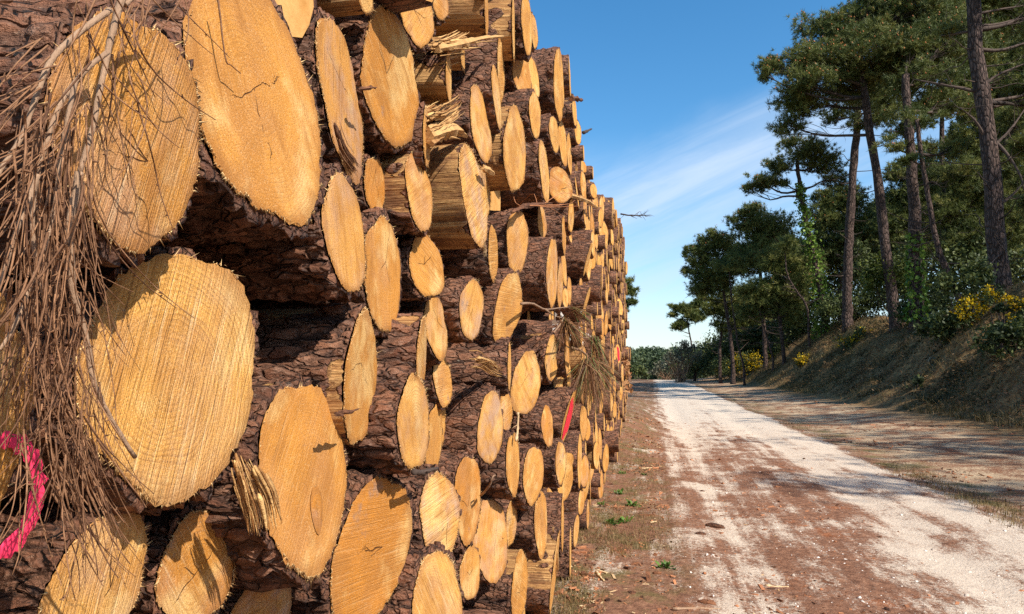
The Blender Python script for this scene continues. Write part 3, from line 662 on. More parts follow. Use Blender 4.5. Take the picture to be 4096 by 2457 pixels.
(-0.680,4.283,2.433,0.1059,-0.115,-0.03,0.10,0.30,0.30,0.10,'grey brown narrow log end right of the dripping saw-streaked one'),
(-0.609,4.842,2.449,0.1402,0.030,-0.00,0.10,0.40,0.00,0.10,'thin log end on a curled bark log above the tall specked one'),
(-0.677,7.030,3.601,0.0591,-0.486,-0.03,0.10,0.30,0.00,0.10,''),
]
# ------------------------------------------------------------------ the log pile
PILE_END = 18.2
def pile_top(Y):
    return np.interp(Y, [0, 3.6, 4.9, 6.2, 7.8, 9.5, 12.3, 15, 18.2], [3.75, 3.62, 3.86, 3.72, 3.72, 3.95, 4.35, 4.75, 5.1])

def log_shape(r, seed, L, nth, nx, strip, kz, ky, rough=1.0):
    """bark mesh and cut face mesh, x axis = outwards through the cut end"""
    g = np.random.default_rng(seed); ph = g.uniform(0, 6.28, 6)
    th = np.linspace(0, 2 * np.pi, nth, endpoint=False)
    oval = 1 + .045 * np.cos(2 * th + ph[0]) + .038 * np.cos(3 * th + ph[1]) + .024 * np.cos(5 * th + ph[2]) + .010 * np.cos(9 * th + ph[3])
    r = (r + .007) / (1 - .062); tb = .007 + .062 * r      # r given is that of the wood; the bark comes on top
    xs = -L * np.linspace(0, 1, nx) ** 1.75
    ey = np.ptp(oval * np.cos(th)) / 2; ez = np.ptp(oval * np.sin(th)) / 2      # keep the measured width and height
    CT, ST = np.cos(th) / ey, np.sin(th) / ez
    X = np.repeat(xs, nth); TH = np.tile(th, nx); OV = np.tile(oval, nx) * (1 + .03 * np.sin(X * 2.3 + ph[4]))
    cy, cz = np.tile(CT, nx), np.tile(ST, nx)
    Rw = r * OV - tb * 1.0
    P = np.stack([X, r * cy, r * cz], 1) + g.uniform(0, 50, 3)
    warp = (fbm(P * 14, seed, 2)[:, None] - .5) * np.array([.06, .03, .03])
    f1, f2, cid = worley((P + warp) * np.array([8.0, 34, 34]), seed)
    plate = sstep(.02, .22, f2 - f1) * (.45 + .75 * cid)
    g1, g2, gid = worley((P + warp * .5) * np.array([30.0, 75, 75]), seed + 30)
    plate = plate * (.72 + .45 * gid) + .10 * sstep(.0, .2, g2 - g1)
    lumps = fbm(P * np.array([4, 9, 9]), seed + 3, 3)
    thr = .95 - .78 * min(strip + .17, 1.05)
    sm = sstep(thr - .02, thr + .02, fbm(P * np.array([2.2, 6, 6]), seed + 7, 4) * .72 + .36 * fbm(P * 11, seed + 8, 2) - .04)
    bark = tb * (.18 + 1.0 * plate + 1.2 * (lumps - .5)) + .010 * (fbm(P * np.array([30, 60, 60]), seed + 5, 3) - .5)
    R = Rw + (1 - sm) * np.maximum(bark, .001) + sm * (.0015 + .004 * (fbm(P * np.array([3, 70, 70]), seed + 6, 2) - .5))
    R = R + .02 * r * (fbm(P * 5, seed + 9, 2) - .5)
    # the sawn plane and a broken bark edge just behind it
    chip = .003 + .035 * sstep(.52, .75, fbm(np.stack([3 * np.cos(th), 3 * np.sin(th), np.full(nth, ph[5])], 1) * 2.2, seed + 11, 3)) * rough
    first = slice(0, nth)
    Xb = X.copy(); Xb[first] -= chip
    for i in range(1, min(6, nx)): Xb[i * nth:(i + 1) * nth] = np.minimum(Xb[i * nth:(i + 1) * nth], Xb[(i - 1) * nth:i * nth] - .002)
    Y, Z = R * cy, R * cz
    shear = (kz * Z + ky * Y) * np.clip(1 + X / .8, 0, 1)
    V = np.stack([Xb + shear, Y, Z], 1)
    # inner ring where the bark meets the wood, then back cap
    Rr = (r * oval - tb) * .985
    rim = np.stack([np.full(nth, -.006), Rr * CT, Rr * ST], 1); rim[:, 0] += kz * rim[:, 2] + ky * rim[:, 1]
    V = np.vstack([rim, V, [[xs[-1], 0, 0]]])
    j = np.arange(nth); kk = (j + 1) % nth; rows = np.arange(nx)[:, None] * nth
    Q = np.stack([rows + j, rows + nth + j, rows + nth + kk, rows + kk], -1).reshape(-1, 4)
    last = nx * nth
    T = np.stack([last + j, np.full(nth, len(V) - 1), last + kk], 1)
    at_p = np.concatenate([np.full(nth, .7), plate, [.5]]); at_s = np.concatenate([np.full(nth, .0), sm, [0]])
    # sawn face
    fr = np.array([.0, .12, .3, .48, .64, .78, .89, .96, 1.0]) if nth > 40 else np.array([0, .4, .75, 1.0])
    nr = len(fr) - 1
    Rf = (r * oval - tb) * (1 + .012 * g.normal(0, 1, nth) * (rough > 0)) + .0015
    fy = np.concatenate([f * Rf * CT for f in fr[1:]]); fz = np.concatenate([f * Rf * ST for f in fr[1:]])
    fx = .004 * (fbm(np.stack([fy * 14, fz * 14, np.full_like(fy, ph[0])], 1), seed + 21, 3) - .5) * rough
    fx[-nth:] -= .0015
    F = np.stack([fx + kz * fz + ky * fy, fy, fz], 1); F = np.vstack([[[0, 0, 0]], F])
    TF = np.stack([np.zeros(nth, int), 1 + j, 1 + kk], 1)
    rw = 1 + np.arange(nr - 1)[:, None] * nth
    QF = np.stack([rw + j, rw + nth + j, rw + nth + kk, rw + kk], -1).reshape(-1, 4) if nr > 1 else np.zeros((0, 4), int)
    return (V, Q, T, at_p, at_s), (F, TF, QF, Rf * np.hypot(CT, ST))

def fringe(r, seed, n, Rf, kz, ky, nth):
    """torn wood fibres round the rim of a cut"""
    g = np.random.default_rng(seed + 99); mb = MB()
    hot = g.uniform(0, 6.28, 3)
    th = np.where(g.random(n) < .72, hot[g.integers(0, 3, n)] + g.normal(0, .35, n), g.uniform(0, 6.28, n)) % (2 * np.pi)
    R = Rf[(th / (2 * np.pi) * nth).astype(int) % nth]
    ln = g.gamma(2.0, .0026, n) * (.6 + 2.2 * r) + .002; w = g.uniform(.0005, .0016, n)
    rad = np.stack([np.zeros(n), np.cos(th), np.sin(th)], 1); tan = np.stack([np.zeros(n), -np.sin(th), np.cos(th)], 1)
    base = rad * (R * .985)[:, None]; base[:, 0] += kz * base[:, 2] + ky * base[:, 1] + .0005
    dirv = rad * g.uniform(.5, 1, n)[:, None] + tan * g.normal(0, .5, n)[:, None] + np.array([1, 0, 0]) * g.uniform(-.3, .6, n)[:, None]
    dirv[:, 2] -= .35
    dirv /= np.linalg.norm(dirv, axis=1)[:, None]
    tip = base + dirv * ln[:, None]
    ax = np.array([1.0, 0, 0])
    V = np.stack([base - tan * w[:, None], base + tan * w[:, None], base - ax * w[:, None] * 1.5, tip], 1).reshape(-1, 3)
    i = np.arange(n)[:, None] * 4
    mb.add(V, np.concatenate([i + [0, 1, 3], i + [1, 2, 3], i + [2, 0, 3]]), None, np.repeat(g.random(n), 4))
    return mb

STREAK = {'huge log end': 1.35, 'behind the hanging dead twigs': 1.1, 'strong diagonal saw lines': 1.4, 'pale pointed log end with grey': 1.2, 'saw-scored': 1.2, 'orange streaks under twig': 1.2,
          'largest smooth orange': .3, 'deep orange log end': .55, 'big log end with long orange heart': .35, 'bold concentric': .2, 'round cross-hatched': 1.2, 'whitish leaning': 1.1}

def make_log(P, r, psi, kz, look, label, group, level, seed):
    heart, tone, gray, strip = look
    g = np.random.default_rng(seed)
    yaw = float(np.clip(psi, -.16, .16)); ky = -math.tan(psi - yaw)
    nth, nx = ((112, 60), (64, 34), (30, 14), (18, 7))[level]
    L = 2.0 + g.uniform(-.1, .15)
    (V, Q, T, ap, as_), (F, TF, QF, Rf) = log_shape(r, seed, L, nth, nx, strip, kz, ky, 1.0 if level < 2 else .6)
    root = thing("pine_log", label, "log", P, group)
    root.rotation_euler = (0, 0, yaw)
    link("bark", mesh_data("bark", V, [(Q, 0), (T, 0)], [M['bark']], True, {'plate': ap, 'strip': as_}), root)
    fc = link("cut_face", mesh_data("cut_face", F, [(TF, 0), (QF, 0)], [M['face']], True), root)
    fc['rad'] = float(r); fc['saw'] = float(g.random()); fc['heart'] = float(heart); fc['tone'] = float(np.clip(tone + .10 + g.normal(0, .24), 0, 1))
    fc['gray'] = float(min(1, gray * 1.25 + max(0, g.normal(0, .12)))); fc['streak'] = float(g.uniform(.25, 1.0) if level < 2 else g.uniform(.1, .6))
    for key, val in STREAK.items():
        if key in label: fc['streak'] = val
    if level < 2:
        f = fringe(r, seed, int(130 + 800 * r) if level == 0 else 110, Rf, kz, ky, nth).build("torn_fibre", M['fibre'], root)
        f['kind'] = 'stuff'
    return root, fc
GROUP = "pine logs stacked in the pile"
made, spots = [], []          # spots: Y, Z, r of every log so the rest can be packed between them
for i, (x, y, z, r, psi, kz, heart, tone, gray, strip, lab) in enumerate(LOGS):
    if lab.startswith('nearest log'): x, r, psi, y, z = -.55, .160, 0.0, .366, 1.455
    spots.append((y, z, r)); made.append([np.array([x, y, z]), r, psi, kz, (heart, tone, gray, strip), lab])
# pack the remaining logs of the pile between the ones read from the photograph
spots = np.array(spots); g = np.random.default_rng(21); extra = []
def pack(n, rlo, rhi, tol, ylo, yhi):
    global spots
    for _ in range(n):
        y = g.uniform(ylo, yhi); r = g.uniform(rlo, rhi)
        z0 = float(ground_z(-.8, y)) + r; z1 = pile_top(y) - r
        z = g.uniform(z0 - .02, z1)
        if g.random() < .12: z = z0 - .01
        if np.all(np.hypot(spots[:, 0] - y, spots[:, 1] - z) > tol * (spots[:, 2] + r)):
            spots = np.vstack([spots, [y, z, r]]); extra.append((y, z, r))
for rlo, rhi in ((.13, .17), (.11, .13), (.09, .11), (.075, .09), (.06, .075)):
    pack(9000, rlo, rhi, .965, .1, PILE_END)
loose, rest = [], []
for y, z, r in extra:
    d = .63 + .004 * max(0, y - 9)
    px, py = proj(np.array([-d, y, z])); inside = -30 < px < 4096 and -60 < py < 2520
    if y < .66 and .9 < z < 2.3: continue       # nothing stands before the nearest log ends
    if inside and px < 2325:                    # gaps between the logs seen large: these lie deeper in the pile
        d += g.uniform(.14, .40)
        rest.append((np.array([-d, y, z]), r))
    elif inside and 2325 <= px < 2530:
        d += g.normal(.035, .055)
        loose.append([np.array([-d, y, z]), r, float(np.clip(g.normal(-.02, .10), -.3, math.atan2(d, y) - .01)), 0.0,
                      (float(g.random() * .3), float(np.clip(g.normal(.35, .12), 0, 1)), float(g.random() * .25), float(g.choice([.05, .1, .2, .45]))), ""])
    else:
        rest.append((np.array([-d - g.normal(.0, .05), y, z]), r))
loose.sort(key=lambda q: -(q[1] / q[0][1]))
room = 298 - len(made)
rest += [(q[0], q[1]) for q in loose[room:]]
made += loose[:room]

# words for the small far logs: which of them is meant, told from the nearest thing one can find by eye
MARKS = [("the round cross-hatched log end", 2241, 742), ("the far red-striped log end", 2473, 1414), ("the near red-streaked log end", 2274, 1669),
         ("the drooping pine needles", 2360, 1470), ("the twig poking into the sky", 2500, 860), ("the hollow ridged log end by the grass", 2343, 1941),
         ("the bark hook at the skyline", 2300, 445), ("the long curved splinter", 2335, 806), ("the tall grey specked log end", 2209, 1090),
         ("the dry leaves at the pile's edge", 2508, 1510), ("the very tall thin log edge", 2320, 1842), ("the wide orange log end near the ground", 2263, 1906)]
todo = {}
for i, q in enumerate(made):
    if q[5]: continue
    px, py = proj(q[0])
    ds = [(math.hypot((px - mx) * 1.6, py - my), n, px - mx, py - my) for n, mx, my in MARKS]
    d, n, dx, dy = min(ds)
    w = ("right of" if dx > 0 else "left of") if abs(dx) * 1.6 > abs(dy) else ("below" if dy > 0 else "above")
    todo.setdefault((n, w), []).append((d, i))
NTH = ["nearest", "second nearest", "third nearest", "fourth nearest", "fifth nearest", "sixth nearest", "seventh nearest", "eighth nearest", "ninth nearest", "tenth nearest",
       "eleventh nearest", "twelfth nearest", "thirteenth nearest", "fourteenth nearest", "fifteenth nearest", "sixteenth nearest", "seventeenth nearest", "eighteenth nearest",
       "nineteenth nearest", "twentieth nearest", "twenty-first nearest", "twenty-second nearest", "twenty-third nearest", "twenty-fourth nearest", "twenty-fifth nearest",
       "twenty-sixth nearest", "twenty-seventh nearest", "twenty-eighth nearest", "twenty-ninth nearest", "thirtieth nearest"]
for (n, w), lst in todo.items():
    for rank, (d, i) in enumerate(sorted(lst)):
        made[i][5] = "small log end, %s %s %s" % (NTH[min(rank, len(NTH) - 1)], w, n)

by_label = {}
for i, (P, r, psi, kz, look, lab) in enumerate(made):
    ang = r / P[1] * 683          # radius in picture pixels
    level = 0 if ang > 40 else 1 if ang > 15 else 2
    root, fc = make_log(P, r, psi, kz, look, lab, GROUP, level, 100 + i)
    by_label[lab] = (root, fc, P, r, psi, kz)

# everything of the pile that is out of the picture or deep in its gaps
V, Q, T, ap, as_, FV, FT = [], [], [], [], [], [], []; nv = nf = 0
for i, (P, r) in enumerate(rest):
    near = P[1] < 5.5 and P[0] < -.8
    (v, q, t, a, s), (F, TF, QF, Rf) = log_shape(r, 5000 + i, 2.0, 40 if near else 16, 22 if near else 6, .15, 0, 0, .5)
    V.append(v + P); Q.append(q + nv); T.append(t + nv); ap.append(a); as_.append(s)
    nth = len(Rf); FV.append(F + P); FT.append((TF + nf, QF + nf)); nv += len(v); nf += len(F)
Vc = np.concatenate(V + FV); nb = nv
me = mesh_data("logs_deep_in_the_pile", Vc, [(np.concatenate(Q), 0), (np.concatenate(T), 0), (np.concatenate([a for a, _ in FT]) + nb, 1),
               (np.concatenate([b for _, b in FT if len(b)]) + nb, 1)], [M['bark'], M['plain_end']], True,
               {'plate': np.concatenate(ap + [np.zeros(nf)]), 'strip': np.concatenate(as_ + [np.zeros(nf)]), 'var': np.full(len(Vc), .35)})
tag(link("stacked_logs", me), "logs deep in the gaps of the stacked pile and below the picture", None, None, 'stuff')

# ---- marks and torn pieces that belong to single logs
def on_face(lab, dy, dz):
    root, fc, P, r, psi, kz = by_label[lab]; yaw = float(np.clip(psi, -.16, .16)); ky = -math.tan(psi - yaw)
    return root, np.array([kz * dz + ky * dy, dy, dz]), kz, ky
def paint_strip(lab, name, pts, width, mat):
    """paint lying on a sawn face: a band through points given across the face, 1 mm proud"""
    root, fc, P, r, psi, kz = by_label[lab]; yaw = float(np.clip(psi, -.16, .16)); ky = -math.tan(psi - yaw)
    pts = np.array(pts, float); n = len(pts); t = np.gradient(pts, axis=0); t /= np.linalg.norm(t, axis=1)[:, None]
    nrm = np.stack([-t[:, 1], t[:, 0]], 1); g_ = np.random.default_rng(len(lab))
    cols = 7; V = []; A = []
    for i in range(n):
        w = width * (1 + .18 * g_.normal())
        for c in np.linspace(-1, 1, cols):
            p = pts[i] + nrm[i] * w * .5 * c * (1 + .1 * g_.normal()); A.append(.62 * (1 - abs(c) ** 1.6) + .12); V.append((kz * p[1] + ky * p[0] + (.0042 if abs(c) < 1 else .0035), p[0], p[1]))
    i = (np.arange(n - 1)[:, None] * cols + np.arange(cols - 1)[None]).ravel()
    q = np.stack([i, i + 1, i + cols + 1, i + cols], 1)
    return link(name, mesh_data(name, np.array(V), [(q, 0)], [mat], True, {'var': np.array(A)}), root)
NEAREST = "nearest log end with a pink painted ring, cut by the left edge"
RED1 = "thin slanting log end streaked with red paint, nearer of the two"
RED2 = "small far log end with a red paint stripe at the pile's edge"
# pink ring on the nearest log, red streaks on two others
_, _, P0, r0, psi0, kz0 = by_label[NEAREST]
ring_c = at_x(-10, 1985, P0[0]) - P0
yw = float(np.clip(psi0, -.16, .16))
rc = np.array([math.cos(yw) * ring_c[1] - math.sin(yw) * ring_c[0], ring_c[2]])
ta = np.linspace(-1.75, 1.75, 40)
paint_strip(NEAREST, "paint_ring", np.stack([rc[0] + .036 * np.cos(ta), rc[1] + .047 * np.sin(ta)], 1), .0155, M['pink'])
for lab, n in ((RED1, 3), (RED2, 2)):
    r_ = by_label[lab][3]
    for q in range(n):
        o = (q - (n - 1) / 2) * r_ * .34
        zz = np.linspace(r_ * (.70 - .15 * q), -r_ * (.80 - .1 * q), 14)
        paint_strip(lab, "paint_streak", np.stack([o + .010 * np.sin(zz * 30 + q) + .0 * zz, zz], 1), r_ * .52, M['red'])
# the drop-shaped knot low in the big log with the long heart
def knot(lab, dy, dz, ry, rz):
    root, fc, P, r, psi, kz = by_label[lab]; ky = -math.tan(psi - float(np.clip(psi, -.16, .16)))
    th = np.linspace(0, 2 * np.pi, 40, endpoint=False); mb = []
    prof = rz * np.where(np.sin(th) < 0, 1.25, .85)
    V = [(0, 0, 0)]
    for f in (.35, .7, .9, 1.0):
        for t_, pz in zip(th, prof):
            V.append((.004 * (1 - f) + .0015, f * ry * math.cos(t_) * (1 - .25 * max(0, -math.sin(t_))), f * pz * math.sin(t_)))
    V = np.array(V); j = np.arange(40); k_ = (j + 1) % 40; rw = 1 + np.arange(3)[:, None] * 40
    Q = np.stack([rw + j, rw + 40 + j, rw + 40 + k_, rw + k_], -1).reshape(-1, 4); T = np.stack([np.zeros(40, int), 1 + j, 1 + k_], 1)
    V[:, 0] += ky * (V[:, 1] + dy) + kz * (V[:, 2] + dz) + .0012
    o = link("knot", mesh_data("knot", V, [(T, 0), (Q, 0)], [M['face']], True), root)
    o.location = (0, dy, dz); o['rad'] = .92 * ry; o['saw'] = .5; o['heart'] = 1.0; o['tone'] = 1.0; o['gray'] = .8; o['streak'] = .3
    V2 = []
    return o
knot("big log end with long orange heart and a dark drop-shaped knot", .015, -.058, .024, .040)

def smooth_path(pts, n):
    pts = np.asarray(pts, float); t = np.linspace(0, 1, len(pts)); u = np.linspace(0, 1, n)
    # Catmull-Rom through the points
    P = np.vstack([2 * pts[0] - pts[1], pts, 2 * pts[-1] - pts[-2]]); k = np.minimum((u * (len(pts) - 1)).astype(int), len(pts) - 2); f = (u * (len(pts) - 1) - k)[:, None]
    a, b, c, d = P[k], P[k + 1], P[k + 2], P[k + 3]
    return .5 * (2 * b + (c - a) * f + (2 * a - 5 * b + 4 * c - d) * f ** 2 + (3 * b - a - 3 * c + d) * f ** 3)

# torn, hanging pieces of wood on single logs
def torn_piece(root_lab, px_pts, X, rad, name="torn_wood", seed=1, mat='splinter', strands=20):
    root, fc, P = by_label[root_lab][:3]; g_ = np.random.default_rng(seed); mb = MB()
    base = np.array([at_x(x, y, X) for x, y in px_pts])
    path = smooth_path(base, 14)
    for s in range(strands):
        off = g_.normal(0, rad * .6, 3); a, b = sorted(g_.uniform(0, 1, 2)); a *= .5; b = .55 + .45 * b
        pp = path[int(a * 13):max(int(b * 13), int(a * 13) + 4)] + off + g_.normal(0, rad * .10, (1, 3))
        n = len(pp); u = np.linspace(0, 1, n)
        fl = rad * (g_.uniform(.22, .42) if s % 5 == 0 else g_.uniform(.03, .15)); fade = np.minimum(1, 4.5 * u + .25) * (1 - u) ** .6
        mb.tube(pp + np.cumsum(g_.normal(0, rad * .05, (n, 3)), 0), fl * fade + .0003, 5, g_.random(), True, .10, g_)
    o = mb.build(name, M[mat], None); o.parent = root
    bpy.context.view_layer.update(); o.matrix_parent_inverse = root.matrix_world.inverted()
    return o
KN = "big log end with long orange heart and a dark drop-shaped knot"
torn_piece(KN, [(955, 1850), (985, 1960), (1015, 2060), (1035, 2185)], -.555, .011, seed=4, strands=32)
torn_piece(KN, [(1000, 1850), (1060, 1960), (1085, 2060), (1092, 2140)], -.56, .011, seed=5, strands=30)
torn_piece("lichen spotted grey log with a peeled flap of wood", [(1890, 1440), (1935, 1445), (1985, 1480), (2042, 1492)], -.585, .018, seed=8, strands=35)
torn_piece("splintered log with bristling torn wood below the top edge", [(1740, 185), (1780, 175), (1830, 150), (1850, 140)], -.60, .02, seed=9, strands=65)
torn_piece("splintered log with bristling torn wood below the top edge", [(1755, 215), (1800, 200), (1848, 190), (1866, 200)], -.60, .02, seed=10, strands=54)
torn_piece("black barked log with torn wood below, its end turned away", [(1700, 480), (1740, 470), (1790, 440), (1822, 400)], -.60, .03, seed=11, strands=65)
torn_piece("whitish leaning log end with fully stripped golden side", [(1925, 960), (1935, 985), (1940, 1010), (1938, 1040)], -.565, .006, seed=12, strands=48, mat='straw')
torn_piece("tall narrow log end with grey dirt and moss on its lower edge", [(1330, 520), (1350, 590), (1390, 650), (1430, 700)], -.615, .012, seed=13, strands=121, mat='twig')
torn_piece("tall splintered log end by the ground at the lower edge", [(2210, 2110), (2222, 2180), (2226, 2260), (2232, 2350)], -.56, .012, seed=14, strands=30)

# loose pieces that lie on or stick out of the pile
def stick(name, label, cat, px_pts, Xs, rad, mat, seed, n=16, sides=7, wob=.12, twigs=0, Y=None):
    g_ = np.random.default_rng(seed); Xs = np.broadcast_to(Xs, (len(px_pts),))
    path = smooth_path([at_x(x, y, X) if Y is None else at(x, y, Y) for (x, y), X in zip(px_pts, Xs)], n); base = path[0]
    mb = MB(); u = np.linspace(0, 1, n); var = .55
    if mat == 'chip': rad = [x * .55 for x in rad]; var = .2; wob = .45; sides = 5
    if mat == 'splinter':                     # split wood: a core with flat sides and strands that leave it
        sides = 5; rr0 = max(rad) if not np.isscalar(rad) else rad
        for _ in range(9):
            i0, i1 = sorted(g_.integers(0, n, 2)); i1 = min(n, max(i1, i0 + 4)); i0 = max(0, i1 - 5) if i1 - i0 < 4 else i0
            q_ = path[i0:i1] - base + g_.normal(0, rr0 * .55, 3); mb.tube(q_ + np.linspace(0, 1, len(q_))[:, None] * g_.normal(0, rr0 * .5, 3), rr0 * g_.uniform(.10, .4) * np.linspace(1, .05, len(q_)), 4, g_.random(), True, .2, g_)
    mb.tube(path - base, rad * (1 - .55 * u) if np.isscalar(rad) else np.interp(u, np.linspace(0, 1, len(rad)), rad), sides, var, True, wob, g_)
    for _ in range(twigs):
        k = g_.integers(2, n - 2); d = (path[k + 1] - path[k]) ; L = np.linalg.norm(d) * g_.uniform(2, 5)
        d = d / (np.linalg.norm(d) + 1e-9) + g_.normal(0, .6, 3); d /= np.linalg.norm(d)
        q = smooth_path([path[k] - base, path[k] - base + d * L * .5 + g_.normal(0, .1 * L, 3), path[k] - base + d * L], 6)
        mb.tube(q, np.linspace(.3, .1, 6) * (rad if np.isscalar(rad) else rad[0]), 5, g_.random(), True, .1, g_)
    o = mb.build(name, M[mat], None, mat not in ('splinter', 'chip')); o.location = base
    return tag(o, label, cat)
stick("wood_chunk", "thick chunk of split yellow wood lying right of the orange ringed end", "wood chunk", [(1712, 548), (1760, 528), (1810, 522), (1866, 545)], -.59, [.020, .027, .024, .006], 'splinter', 1, wob=.2)
stick("wood_splinter", "long straight pale splinter lying across the splintered log, top of pile", "splinter", [(1752, 196), (1850, 175), (1930, 155), (2012, 146)], -.56, [.010, .012, .009, .004], 'splinter', 2, wob=.25)
stick("wood_splinter", "long curved splinter hanging right of the round cross-hatched log end", "splinter", [(2278, 782), (2315, 793), (2350, 806), (2391, 833)], -.55, [.016, .020, .018, .012], 'splinter', 3, wob=.12)
stick("bark_strip", "ragged reddish bark strip lying below the long orange-hearted log end", "bark strip", [(2050, 850), (2100, 825), (2150, 818), (2212, 812)], -.54, [.012, .022, .016, .006], 'chip', 4, wob=.4, twigs=6)
stick("wood_chip", "pale wood chip stuck between logs below the ragged orange-hearted end", "wood chip", [(1932, 672), (1950, 682), (1972, 694)], -.55, [.006, .012, .009], 'splinter', 5, n=8, wob=.2)
stick("twig", "thin grey twig standing out of the pile beside the oval heart log", "twig", [(1924, 1982), (1945, 1960), (1962, 1935), (1971, 1908), (1982, 1901)], [-.60, -.56, -.54, -.53, -.53], .0048, 'stem', 6)
stick("twig", "dark broken twig above the pale pointed log with grey smear", "twig", [(1655, 1888), (1690, 1890), (1725, 1880), (1752, 1874)], -.545, .0085, 'branch', 7, twigs=3)
stick("bark_strip", "dark bark strip poking across the orange log end with clear rings", "bark strip", [(1438, 358), (1460, 354), (1485, 352), (1505, 350)], -.575, [.006, .008, .007, .003], 'chip', 8, n=9, wob=.3)
stick("bark_strip", "brown bark sliver across the tall fluorescent-stained log end", "bark strip", [(1340, 1658), (1375, 1652), (1410, 1645), (1436, 1634)], -.545, [.006, .007, .006, .002], 'chip', 9, n=9, wob=.3)
stick("fibre_strand", "pale bundle of hanging fibres beside the slim pointed log end", "fibre strand", [(2072, 1650), (2072, 1690), (2068, 1740), (2064, 1765)], -.555, [.006, .004, .008, .004], 'straw', 10, wob=.3, twigs=5)
stick("bark_hook", "curled bark hook jutting into the sky from the pile's upper skyline", "bark strip", [(2285, 392), (2305, 396), (2322, 402), (2330, 398)], -.52, [.03, .035, .03, .01], 'chip', 11, n=9, wob=.3)
stick("twig", "short dark stub jutting into the sky below the bark hook", "twig", [(2335, 530), (2350, 524), (2366, 516)], -.52, .016, 'branch', 12, n=7)
stick("dead_twig", "thin dead twig with needles jutting from the far pile into the sky", "twig", [(2482, 856), (2520, 862), (2560, 862), (2601, 861)], -.7, .016, 'branch', 13, twigs=26, Y=14.0)

# ---- the mass of dead broom twigs that hangs over the near end of the pile
root = thing("dead_broom_branch", "dead broom branch with long brown twigs hanging over the log ends at left", "dead branch", at_x(480, -40, -.50))
loc = np.array(root.location); g_ = np.random.default_rng(77)
STEMS = [([(505, -60), (478, 20), (455, 110), (437, 175), (420, 270), (395, 380), (380, 470), (352, 580), (318, 690)], -.47, .0045),
         ([(318, 690), (300, 790), (280, 900), (285, 1010), (290, 1150), (325, 1280), (352, 1390), (372, 1520), (420, 1630), (470, 1720), (540, 1830)], -.455, .0042),
         ([(440, 40), (330, 120), (260, 180), (200, 250), (160, 340), (120, 460), (80, 560), (20, 650), (-30, 740)], -.46, .0036),
         ([(430, 210), (360, 265), (300, 330), (240, 420), (190, 560), (150, 700), (130, 860), (140, 1020), (175, 1180), (200, 1320)], -.45, .0030),
         ([(150, 700), (110, 820), (60, 940), (20, 1080), (-20, 1200)], -.44, .0028),
         ([(300, 330), (270, 480), (240, 640), (225, 800), (180, 980), (120, 1150), (60, 1300), (0, 1400)], -.44, .0028),
         ([(500, 20), (560, -30), (640, -60)], -.47, .0032)]
for pts, X, rad in STEMS:
    mb = MB(); q = smooth_path([at_x(x, y, X) for x, y in pts], 34) - loc
    mb.tube(q, rad * .75 * np.linspace(1, .6, 34), 8, .7, True, .07, g_); mb.build("stem", M['stem'], root)
tw = MB()
def twig_line(p0, steps, X, rad, curl=.0, drift=(0, 1), var=.5):
    x, y = p0; dx, dy = drift; pts = []; c = g_.normal(0, curl); Xd = X
    for s in range(steps):
        pts.append(at_x(x, y, Xd)); nrm = math.hypot(dx, dy); x += dx / nrm * 42; y += dy / nrm * 42
        dx += c + g_.normal(0, .05); dy += g_.normal(0, .03); Xd += g_.normal(0, .003)
        Xd = min(max(Xd, -.53), -.385)
    if len(pts) < 3: return
    n = len(pts) * 2; q = smooth_path(pts, n) - loc
    tw.tube(q, rad * np.linspace(1, .45, n), 5, var, False, .05, g_)
    for k in range(2, n - 1, 3):          # buds and broken side spurs
        if g_.random() < .3:
            d = g_.normal(0, 1, 3); d /= np.linalg.norm(d)
            tw.tube(np.array([q[k], q[k] + d * g_.uniform(.002, .005)]), [rad * 1.1, rad * .5], 4, var * .6, False)
for i in range(150):                      # the long fall of twigs
    t = g_.random() ** .8; sx = 70 + g_.random() * 300 * (1 - .1 * t); sy = 330 + 900 * t
    if g_.random() < .5: sx = 20 + g_.random() * 300
    twig_line((sx, sy), int(g_.integers(8, 20)), -.40 - .11 * g_.random(), g_.uniform(.0004, .0010), .04, (g_.normal(-.05, .15), 1), float(np.clip(g_.normal(.5, .22), 0, 1)))
for i in range(85):                      # denser, lower left corner
    sx = 70 + g_.random() * 300; sy = 1000 + g_.random() * 900
    twig_line((sx, sy), int(g_.integers(7, 18)), -.40 - .1 * g_.random(), g_.uniform(.0004, .0008), .04, (g_.normal(.0, .16), 1), float(np.clip(g_.normal(.45, .2), 0, 1)))
for i in range(46):                       # tips that sweep out to the right at the bottom
    sx = 200 + g_.random() * 200; sy = 1500 + g_.random() * 500
    twig_line((sx, sy), int(g_.integers(6, 13)), -.41 - .08 * g_.random(), g_.uniform(.0005, .0010), .03, (g_.uniform(.1, .7), 1), float(np.clip(g_.normal(.5, .2), 0, 1)))
for i in range(34):                       # loose arcs over the upper face
    sx = 300 + g_.random() * 260; sy = -20 + g_.random() * 500
    twig_line((sx, sy), int(g_.integers(7, 16)), -.42 - .1 * g_.random(), g_.uniform(.0005, .0010), .07, (g_.normal(.05, .45), 1), float(np.clip(g_.normal(.55, .2), 0, 1)))
for i in range(10):                       # curls in front of the gap beside the largest end
    twig_line((560 + g_.random() * 220, -30 + g_.random() * 60), int(g_.integers(5, 10)), -.47, .0008, .16, (g_.normal(.3, .5), 1), .5)
for i in range(26):                       # stray pieces pointing up and left across the bark
    twig_line((300 - g_.random() * 200, 150 + g_.random() * 600), int(g_.integers(4, 9)), -.45, .0008, .05, (-1, g_.uniform(.2, 1.2)), .6)
o = tw.build("twig_fall", M['twig'], root); o['kind'] = 'stuff'
stick("twig", "lone thin twig bent at a joint on the largest orange log end", "twig", [(868, -30), (882, 70), (890, 150), (905, 245), (925, 262), (962, 294)], -.545, .0016, 'twig', 31, n=24, sides=5, wob=.05)

